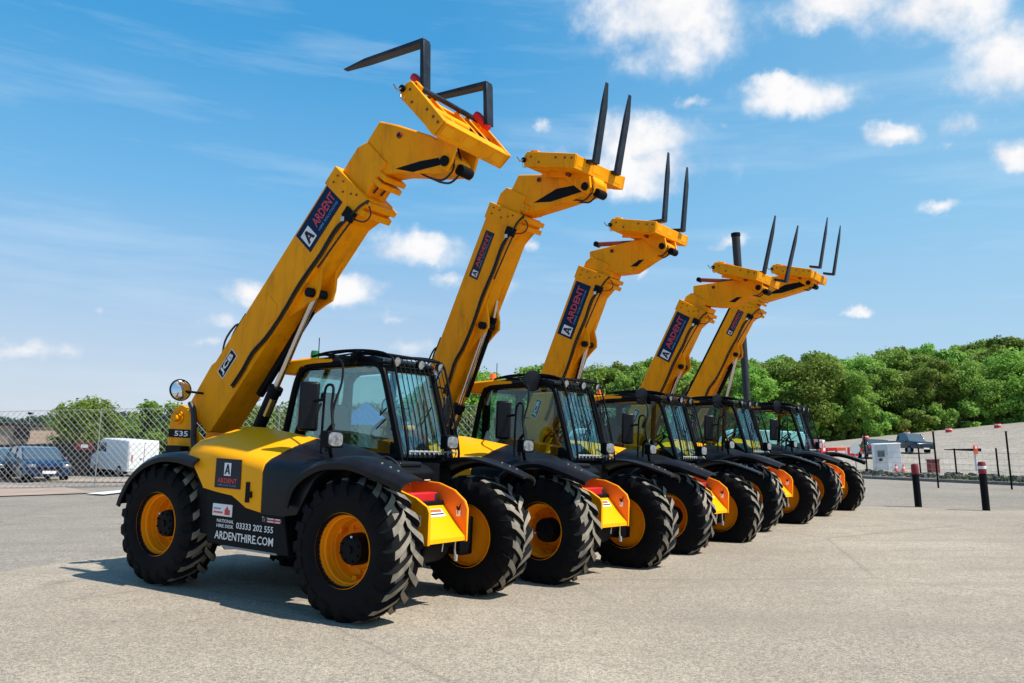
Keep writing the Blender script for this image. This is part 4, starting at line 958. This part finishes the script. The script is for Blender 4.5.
v = car('white', 'van'); v.name = 'parked_van'; put(v, 600, 470, radians(160), 'white van behind the third telehandler cab', 'van', Y=44)
v = car('white', 'van'); v.name = 'parked_van'; put(v, 752, 470, radians(175), 'white van glimpsed through the two farthest cabs', 'van', Y=46)

# dark pole behind the last machine
Yp = 30.0
p0 = at(753.5, Y=Yp); d1 = ray(735.5, 233); tp = Vector((d1.x*Yp/d1.y, Yp, H+d1.z*Yp/d1.y))
pl = empty('lighting_column', p0); tag(pl, 'thick dark column rising behind the two farthest booms', 'column')
b = MB(); q = tp-p0; b.tube([Vector((0, 0, -.2)), q*.35, q*.36], .115, 'pole', 12); b.tube([q*.36, q*.8, q], .125, 'pole', 12, .15); b.build('shaft', pl, smooth=60)
b = MB(); b.cyl((0, 0, -.1), (0, 0, .5), .17, 'pole', 12); b.cyl(q*.78, q*.80, .165, 'black', 12); b.cyl(q*.985, q*1.0, .165, 'black', 12); b.build('collar', pl, bevel=.01)

# ------------------------------------------------------------------ right background
LEAN = Vector((-.085, 0, 1)).normalized()   # true plumb line here, the yard itself slopes
def rotlean(o, rz=0): o.rotation_mode = 'QUATERNION'; o.rotation_quaternion = Vector((0, 0, 1)).rotation_difference(LEAN) @ Matrix.Rotation(rz, 3, 'Z').to_quaternion()
for i, (px, py, top) in enumerate(((918.5, 507, 465), (986.5, 511.5, 463))):
    p = at(px, py); hgt = (py-top)/FPX*p.y*1.0
    o = empty('bollard', p); rotlean(o)
    tag(o, ['black bollard with plain red top, the left one of the two', 'black bollard with white reflective mark on its red top, the right one of the two'][i], 'bollard', 'bollards at the edge of the apron')
    b = MB(); r = .085
    b.lathe([(r*1.05, -.05), (r, .02), (r, hgt*.76), (0, hgt*.76)], (0, 0, 0), (0, 0, 1), 'black', 20); b.build('post', o)
    b = MB(); b.lathe([(r, hgt*.765), (r*1.06, hgt*.78), (r*1.06, hgt*.95), (r*.9, hgt), (0, hgt*1.01)], (0, 0, 0), (0, 0, 1), 'dull_red', 20); cpb = b.build('cap', o)
    if i: b = MB(); b.lathe([(r*1.075, hgt*.86), (r*1.075, hgt*.92)], (0, 0, 0), (0, 0, 1), 'white', 20); b.build('band', cpb)
# post and wire fence
wf_ = empty('wire_fence', at(950, Y=33)); tag(wf_, 'see-through wire mesh fence on thin dark posts along the verge', 'fence'); base = wf_.location
posts = []
for (xt, yt, xb, yb) in ((863, 436, 867.5, 475), (918, 445, 921, 473), (953.5, 444, 957, 473), (995.5, 442, 999, 473), (1032, 442, 1036, 474), (1072, 441, 1076, 475)):
    d = ray(xb, yb); t = (32.4+1.9)/(NK.x*d.x+NK.y*d.y); p = Vector((0, 0, H))+d*t; p.z = terr(p.x, p.y)+.1
    hgt = (yb-yt)/FPX*p.y
    b = MB(); b.tube([p-base-LEAN*.3, p-base+LEAN*hgt], .035, 'black', 8); b.build('post', wf_); posts.append((p-base, hgt))
b = MB()
for i in range(len(posts)-1):
    (p, h1), (q, h2) = posts[i], posts[i+1]
    for s in (.08, .3, .52, .74, .96): b.tube([p+LEAN*1.05*s, q+LEAN*1.05*s], .005, 'zinc', 4)
    m_ = int((q-p).length/.25)
    for j in range(m_): r_ = p.lerp(q, j/m_); b.tube([r_, r_+LEAN*1.05], .003, 'zinc', 4)
b.build('mesh_panel', wf_, recalc=False)
# thin dark marker poles in front of the kerb
for i, (xt, yt, xb, yb) in enumerate(((933, 433, 938.5, 488), (1005, 433, 1012, 489.5))):
    p = at(xb, yb); o = empty('marker_post', p); rotlean(o); hgt = (yb-yt)/FPX*p.y
    b = MB(); b.cyl((0, 0, -.05), (0, 0, hgt), .032, 'black', 8); b.build('shaft', o); b = MB(); b.cyl((0, 0, hgt), (0, 0, hgt+.03), .045, 'black', 8); b.build('cap', o)
    tag(o, ['thin tall dark post standing just right of the left bollard', 'thin tall dark post standing just right of the right bollard'][i], 'post', 'thin posts by the kerb')
# rubble stones on the verge: individuals past counting -> one heap
b = MB(); rr = random.Random(9)
for i in range(900):
    s, t = rr.uniform(.3, 3.0), rr.uniform(-30, 22); X, Y = st_(s, t); r = rr.uniform(.04, .17); z = terr(X, Y)+.11
    bm = []
    for k in range(8): a = (k & 1)*2-1, (k >> 1 & 1)*2-1, (k >> 2 & 1)*2-1; bm.append((X+a[0]*r*rr.uniform(.4, 1), Y+a[1]*r*rr.uniform(.4, 1), z+r*.4+a[2]*r*rr.uniform(.3, .8)))
    b.add(bm, [(0, 1, 3, 2), (4, 6, 7, 5), (0, 4, 5, 1), (2, 3, 7, 6), (0, 2, 6, 4), (1, 5, 7, 3)], 'rubble')
tag(b.build('stones', smooth=20), 'loose rubble stones scattered along the verge', 'rubble', None, 'stuff')
b = MB(); vs = []; fs = []
for i in range(9000):
    s, t = rr.uniform(.25, 3.2), rr.uniform(-20, 3) if i % 3 else rr.uniform(-30, 22)
    X, Y = st_(s, t); z = terr(X, Y)+.1; a = rr.uniform(0, 6.28); w = .02; h_ = rr.uniform(.06, .22); k = len(vs)
    vs += [(X-cos(a)*w, Y-sin(a)*w, z), (X+cos(a)*w, Y+sin(a)*w, z), (X+rr.uniform(-.05, .05), Y+rr.uniform(-.05, .05), z+h_)]; fs.append((k, k+1, k+2))
b.add(vs, fs, 'grass'); tag(b.build('grass', recalc=False, smooth=180), 'patchy short grass along the verge', 'grass', None, 'stuff')

def ground_at(px, py): return at(px, py)
# pay kiosk
p = at(889, 471.5); ks = empty('kiosk', p); rotlean(ks, -.25); tag(ks, 'white ticket kiosk cabinet with dark screen beyond the verge', 'kiosk')
u = p.y/FPX
b = MB(); b.bb(-13*u, 11*u, -.45, .45, 0, 26.5*u, 'white'); b.bb(-13.1*u, -1*u, -.47, -.45, .05, 26*u, 'offwhite'); b.build('cabinet', ks, bevel=.04)
b = MB(); b.bb(-10.5*u, -4*u, -.49, -.471, 15*u, 21*u, 'car_glass'); b.bb(-9.5*u, -6.5*u, -.50, -.491, 11*u, 13.5*u, 'slate'); b.build('screen', ks)
b = MB(); b.bb(-13.6*u, 11.6*u, -.5, .5, 26.5*u, 27.8*u, 'white'); b.build('roof', ks, bevel=.02)
# traffic cones
for i, (px, py) in enumerate(((889, 472), (896, 472.5))):
    p = at(px, py); p = p-Vector((0, .8, 0)); p.z = terr(p.x, p.y)+.08; o = empty('traffic_cone', p); o.scale = (.65, .65, .65); b = MB(); b.bb(-.2, .2, -.2, .2, 0, .04, 'cone'); b.lathe([(.15, .04), (.035, .55), (0, .55)], (0, 0, 0), (0, 0, 1), 'cone', 16); b.build('cone', o)
    b = MB(); b.lathe([(.115, .20), (.078, .36)], (0, 0, 0), (0, 0, 1), 'white', 16); b.build('band', o); tag(o, ['orange traffic cone at the left foot of the white kiosk', 'orange traffic cone in front of the right side of the white kiosk'][i], 'cone', 'cones by the kiosk')
# round sign back
p = at(857, 474); sg = empty('road_sign', p); rotlean(sg); u = p.y/FPX; tag(sg, 'grey back of a round road sign left of the white kiosk', 'sign')
b = MB(); b.cyl((0, 0, 0), (0, 0, 27*u), .03, 'zinc', 8); b.build('pole', sg); b = MB(); b.cyl((0, -.04, 25*u), (0, -.02, 25*u), 5.2*u, 'offwhite', 24); b.build('sign_disc', sg)
# red white barriers and truck
for i, (px, w) in enumerate(((829, 9), (839, 10), (851, 9))):
    p = at(px+2, Y=70); o = empty('barrier', p); u = p.y/FPX; rotlean(o)
    b = MB(); b.prism([(-w*u*.5, 0), (w*u*.5, 0), (w*u*.48, 10*u), (-w*u*.48, 10*u)], -.2, .2, 'red' if i != 1 else 'cone'); b.build('body', o, bevel=.03); b = MB(); b.bb(-w*u*.4, w*u*.4, -.205, -.202, 4*u, 6.5*u, 'white'); b.build('band', o)
    tag(o, ['leftmost of three red and white plastic barriers behind the last telehandler', 'orange tinted plastic barrier in the middle of three', 'rightmost of three red and white plastic barriers, nearest the round sign'][i], 'barrier', 'plastic barriers')
p = at(815, Y=62); o = empty('tipper_truck', p, 1.1); o.scale = (.62, .62, .62); tag(o, 'red and white truck cab just visible behind the farthest telehandler', 'truck')
b = MB(); b.prism([(-1.0, .5), (-1.0, 2.5), (.7, 2.5), (1.1, 1.6), (1.15, .5)], -1.0, 1.0, 'white'); b.build('cab', o, bevel=.05); b = MB(); b.bb(-4, -1.1, -1.05, 1.05, 1.0, 2.1, 'red'); b.build('body', o, bevel=.03); b = MB(); b.bb(-1.02, 1.18, -1.01, 1.01, .8, 1.25, 'red'); b.build('bumper', o, bevel=.02)
b = MB(); b.prism([(-.5, 1.6), (-.5, 2.3), (.55, 2.3), (.9, 1.65)], -1.01, -1.003, 'car_glass'); b.build('side_window', o)
for x in (-3, .3):
    for s in (-1, 1): b = MB(); b.cyl((x, s*.8, .45), (x, s*1.02, .45), .45, 'rubber', 20); b.build('wheel', o, bevel=.03)
c = car('dark_car', 'pickup'); c.name = 'pickup_truck'; put(c, 909, 466.5, radians(-80), 'dark blue pickup behind the wire fence right of the kiosk', 'pickup', Y=74)
c = car('dark_car'); put(c, 874, 466, radians(78), 'dark car half hidden behind the left side of the white kiosk', 'car', Y=66)
# red brown panel bin
p = at(934, 474); o = empty('waste_bin', p); rotlean(o); u = p.y/FPX; tag(o, 'red brown box bin standing on the verge behind the thin post', 'bin')
b = MB(); b.bb(-4.6*u, 4.6*u, -.2, .2, .05, 13.5*u, 'rust'); b.build('body', o, bevel=.02); b = MB(); b.bb(-5*u, 5*u, -.24, .24, 13.5*u, 14.6*u, 'rust'); b.build('lid', o, bevel=.01)
# lifting arm barrier
p = at(977, 472); o = empty('arm_barrier', p); rotlean(o); u = p.y/FPX; tag(o, 'black barrier boom on a post with a red and white end marker', 'barrier')
b = MB(); b.cyl((0, 0, 0), (0, 0, 22*u), .06, 'offwhite', 10); b.build('post', o); b = MB(); b.prism([(-30*u, 23*u), (6*u, 20*u), (6*u, 23*u), (-30*u, 23.8*u)], -.05, .05, 'black'); b.build('boom_arm', o); b = MB(); b.box((0, -.08, 22*u), (.22, .06, .45), 'cone'); b.box((0, -.12, 24*u), (.1, .03, .12), 'white'); b.build('marker', o, bevel=.02)
# red drums on the far gravel edge
for i, (px, py) in enumerate(((865.5, 437), (907, 433), (949, 429.5), (998, 426.5))):
    p = at(px, Y=128); o = empty('barrel', p); u = p.y/FPX
    b = MB(); b.lathe([(2.9*u, 0), (3.1*u, 2.6*u), (2.9*u, 5*u), (0, 5.1*u)], (0, 0, 0), (0, 0, 1), 'red', 14); b.build('drum', o); b = MB(); b.lathe([(3.12*u, 3.0*u), (3.05*u, 4.0*u)], (0, 0, 0), (0, 0, 1), 'white', 14); b.build('band', o)
    tag(o, ['red drum on the far lot edge, first from the left', 'red drum on the far lot edge above the kiosk', 'red drum on the far lot edge between the two bollards, third from the left', 'red drum on the far lot edge farthest right'][i], 'drum', 'red drums along the wood edge')
# inspection cover under the first machine
p = at(245, 548); b = MB(); b.box((p.x, p.y, p.z+.025), (.62, .62, .02), 'slab', Matrix.Rotation(.4, 3, 'Z')); tag(b.build('manhole_cover', bevel=.004), 'flat metal inspection cover in the ground behind the nearest telehandler', 'manhole cover')

# ------------------------------------------------------------------ sun and sky
S = Vector((.5725, -.221, 1.0)).normalized()
sl = bpy.data.lights.new('sun', 'SUN'); sl.energy = 4.6; sl.angle = radians(.53); sl.color = (1, .955, .88)
so = bpy.data.objects.new('sun', sl); COL.objects.link(so); so.rotation_euler = S.to_track_quat('Z', 'Y').to_euler()
el = math.asin(S.z)
w = bpy.data.worlds.new('World'); SC.world = w; w.use_nodes = True; nt = w.node_tree; nt.nodes.clear()
wo = nt.nodes.new('ShaderNodeOutputWorld'); bg = nt.nodes.new('ShaderNodeBackground'); nt.links.new(bg.outputs[0], wo.inputs[0])
sky = nt.nodes.new('ShaderNodeTexSky'); sky.sky_type = 'NISHITA'; sky.sun_disc = False; sky.sun_elevation = el; sky.sun_rotation = atan2(S.x, S.y)
sky.air_density = 1.0; sky.dust_density = .6; sky.ozone_density = 1.2; sky.altitude = 50
bg.inputs[1].default_value = .125
def mth(op, a, b_=None, c_=None, clamp=False):
    n = nt.nodes.new('ShaderNodeMath'); n.operation = op; n.use_clamp = clamp
    for k, v in enumerate((a, b_, c_)):
        if v is None: continue
        if hasattr(v, 'links'): nt.links.new(v, n.inputs[k])
        else: n.inputs[k].default_value = v
    return n.outputs[0]
tc = nt.nodes.new('ShaderNodeTexCoord').outputs['Generated']
sx = nt.nodes.new('ShaderNodeSeparateXYZ'); nt.links.new(tc, sx.inputs[0])
az = mth('ARCTAN2', sx.outputs[0], sx.outputs[1]); ev = mth('ARCSINE', sx.outputs[2])
cb = nt.nodes.new('ShaderNodeCombineXYZ'); nt.links.new(az, cb.inputs[0]); nt.links.new(ev, cb.inputs[1])
n1 = noise(nt, 11, 7, .58, cb.outputs[0]); 
n2 = noise(nt, 20, 6, .6, cb.outputs[0])
dis = nt.nodes.new('ShaderNodeVectorMath'); dis.operation = 'MULTIPLY_ADD'; nt.links.new(n2.outputs['Color'], dis.inputs[0]); dis.inputs[1].default_value = (.075, .045, 0); dis.inputs[2].default_value = (-.0375, -.0225, 0)
add = nt.nodes.new('ShaderNodeVectorMath'); add.operation = 'ADD'; nt.links.new(cb.outputs[0], add.inputs[0]); nt.links.new(dis.outputs[0], add.inputs[1])
CL = [(665, 14, 82, 48, 1), (700, 20, 40, 20, .9), (850, -2, 80, 22, 1), (930, 8, 85, 30, 1), (800, 98, 66, 18, .8), (775, 88, 30, 12, .9), (888, 132, 30, 12, .9), (695, 102, 18, 7, .8), (640, 140, 70, 26, 1), (655, 168, 75, 26, .9), (590, 165, 60, 20, .7), (722, 128, 16, 6, .5), (1002, 62, 50, 44, 1), (965, 128, 30, 14, .8), (945, 142, 12, 7, .7), (1012, 155, 26, 15, 1), (948, 202, 30, 7, .75), (858, 310, 16, 5, .6),
      (408, 248, 68, 17, .85), (350, 288, 36, 16, .8), (250, 292, 36, 13, .8), (215, 322, 26, 9, .6), (108, 315, 9, 5, .6), (30, 348, 42, 10, .75), (392, 316, 14, 5, .6), (455, 278, 22, 9, .7), (415, 345, 24, 10, .6), (725, 242, 24, 8, .8), (528, 245, 14, 9, .7), (205, 345, 20, 7, .4), (500, 285, 20, 9, .4), (545, 128, 10, 7, .6), (640, 268, 10, 5, .5)]
tot = None
def cloud(u0, v0, ru, rv, s):
    global tot
    mp = nt.nodes.new('ShaderNodeMapping'); mp.vector_type = 'POINT'; nt.links.new(add.outputs[0], mp.inputs[0])
    mp.inputs['Location'].default_value = (-u0/ru, -v0/rv, 0); mp.inputs['Scale'].default_value = (1/ru, 1/rv, 0)
    ln = nt.nodes.new('ShaderNodeVectorMath'); ln.operation = 'LENGTH'; nt.links.new(mp.outputs[0], ln.inputs[0])
    q = mth('MULTIPLY_ADD', ln.outputs['Value'], -s, s)
    tot = q if tot is None else mth('MAXIMUM', tot, q)
for (px, py, rx, ry, s) in CL:
    d = ray(px, py).normalized(); u0 = atan2(d.x, d.y); v0 = math.asin(d.z); k_ = 1/FPX
    fx_ = cos(atan2(px-512, FPX)); cloud(u0, v0, rx*1.35*k_*fx_**2/max(.5, cos(v0)), ry*1.45*k_*fx_, s)
rc = random.Random(4)
for i in range(9): cloud(rc.uniform(.8, 5.4)-(0 if rc.random() < 1 else 0), rc.uniform(.15, .9), rc.uniform(.1, .25), rc.uniform(.04, .09), .9)  # random clouds outside the view, added for reflections
den = mth('MULTIPLY_ADD', n1.outputs[0], 2.9, -1.30); den = mth('ADD', mth('MULTIPLY', tot, 1.25), den)
den = mth('SUBTRACT', den, .16)
mr = nt.nodes.new('ShaderNodeMapRange'); mr.interpolation_type = 'SMOOTHSTEP'; nt.links.new(den, mr.inputs[0]); mr.inputs[1].default_value = 0; mr.inputs[2].default_value = 1.15
lim = mth('MULTIPLY_ADD', tot, 3.2, 0, True)
dn = mth('MULTIPLY', mr.outputs[0], lim)
# faint high streaks
mp = nt.nodes.new('ShaderNodeMapping'); nt.links.new(cb.outputs[0], mp.inputs[0]); mp.inputs['Scale'].default_value = (1.1, 9, 1); mp.inputs['Rotation'].default_value = (0, 0, .12)
n3 = noise(nt, 2.2, 7, .6, mp.outputs[0]); ci = nt.nodes.new('ShaderNodeMapRange'); nt.links.new(n3.outputs[0], ci.inputs[0]); ci.inputs[1].default_value = .5; ci.inputs[2].default_value = .8; ci.inputs[4].default_value = .32
hs = nt.nodes.new('ShaderNodeHueSaturation'); nt.links.new(sky.outputs[0], hs.inputs['Color']); hs.inputs['Hue'].default_value = .487; hs.inputs['Saturation'].default_value = 1.1; hs.inputs['Value'].default_value = 1.0
K = 1/.115/1.04
blue = ramp(nt, sx.outputs[2], [(0, (.44*K, .50*K, .58*K)), (.07, (.36*K, .455*K, .585*K)), (.25, (.125*K, .345*K, .59*K)), (.41, (.038*K, .25*K, .52*K)), (1, (.025*K, .12*K, .32*K))])
skyc = mix(nt, .9, hs.outputs[0], blue.outputs[0])
skyc = mix(nt, mth('MULTIPLY_ADD', sx.outputs[0], .75, .06, True), skyc, (.30*K, .50*K, .64*K))
c = mix(nt, ci.outputs[0], skyc, (4.6, 5.4, 6.1))
sh = ramp(nt, n1.outputs[0], [(.38, (.74, .80, .88)), (.58, (1, 1, 1))])
cw = mix(nt, 1.0, sh.outputs[0], (5.9, 5.85, 5.9), 'MULTIPLY')
c = mix(nt, dn, c, cw)
nt.links.new(c, bg.inputs[0])

SC.render.engine = 'CYCLES'
SC.view_settings.view_transform = 'Standard'; SC.view_settings.look = 'None'; SC.view_settings.exposure = .42; SC.view_settings.gamma = 1
SC.cycles.max_bounces = 8; SC.cycles.transparent_max_bounces = 24
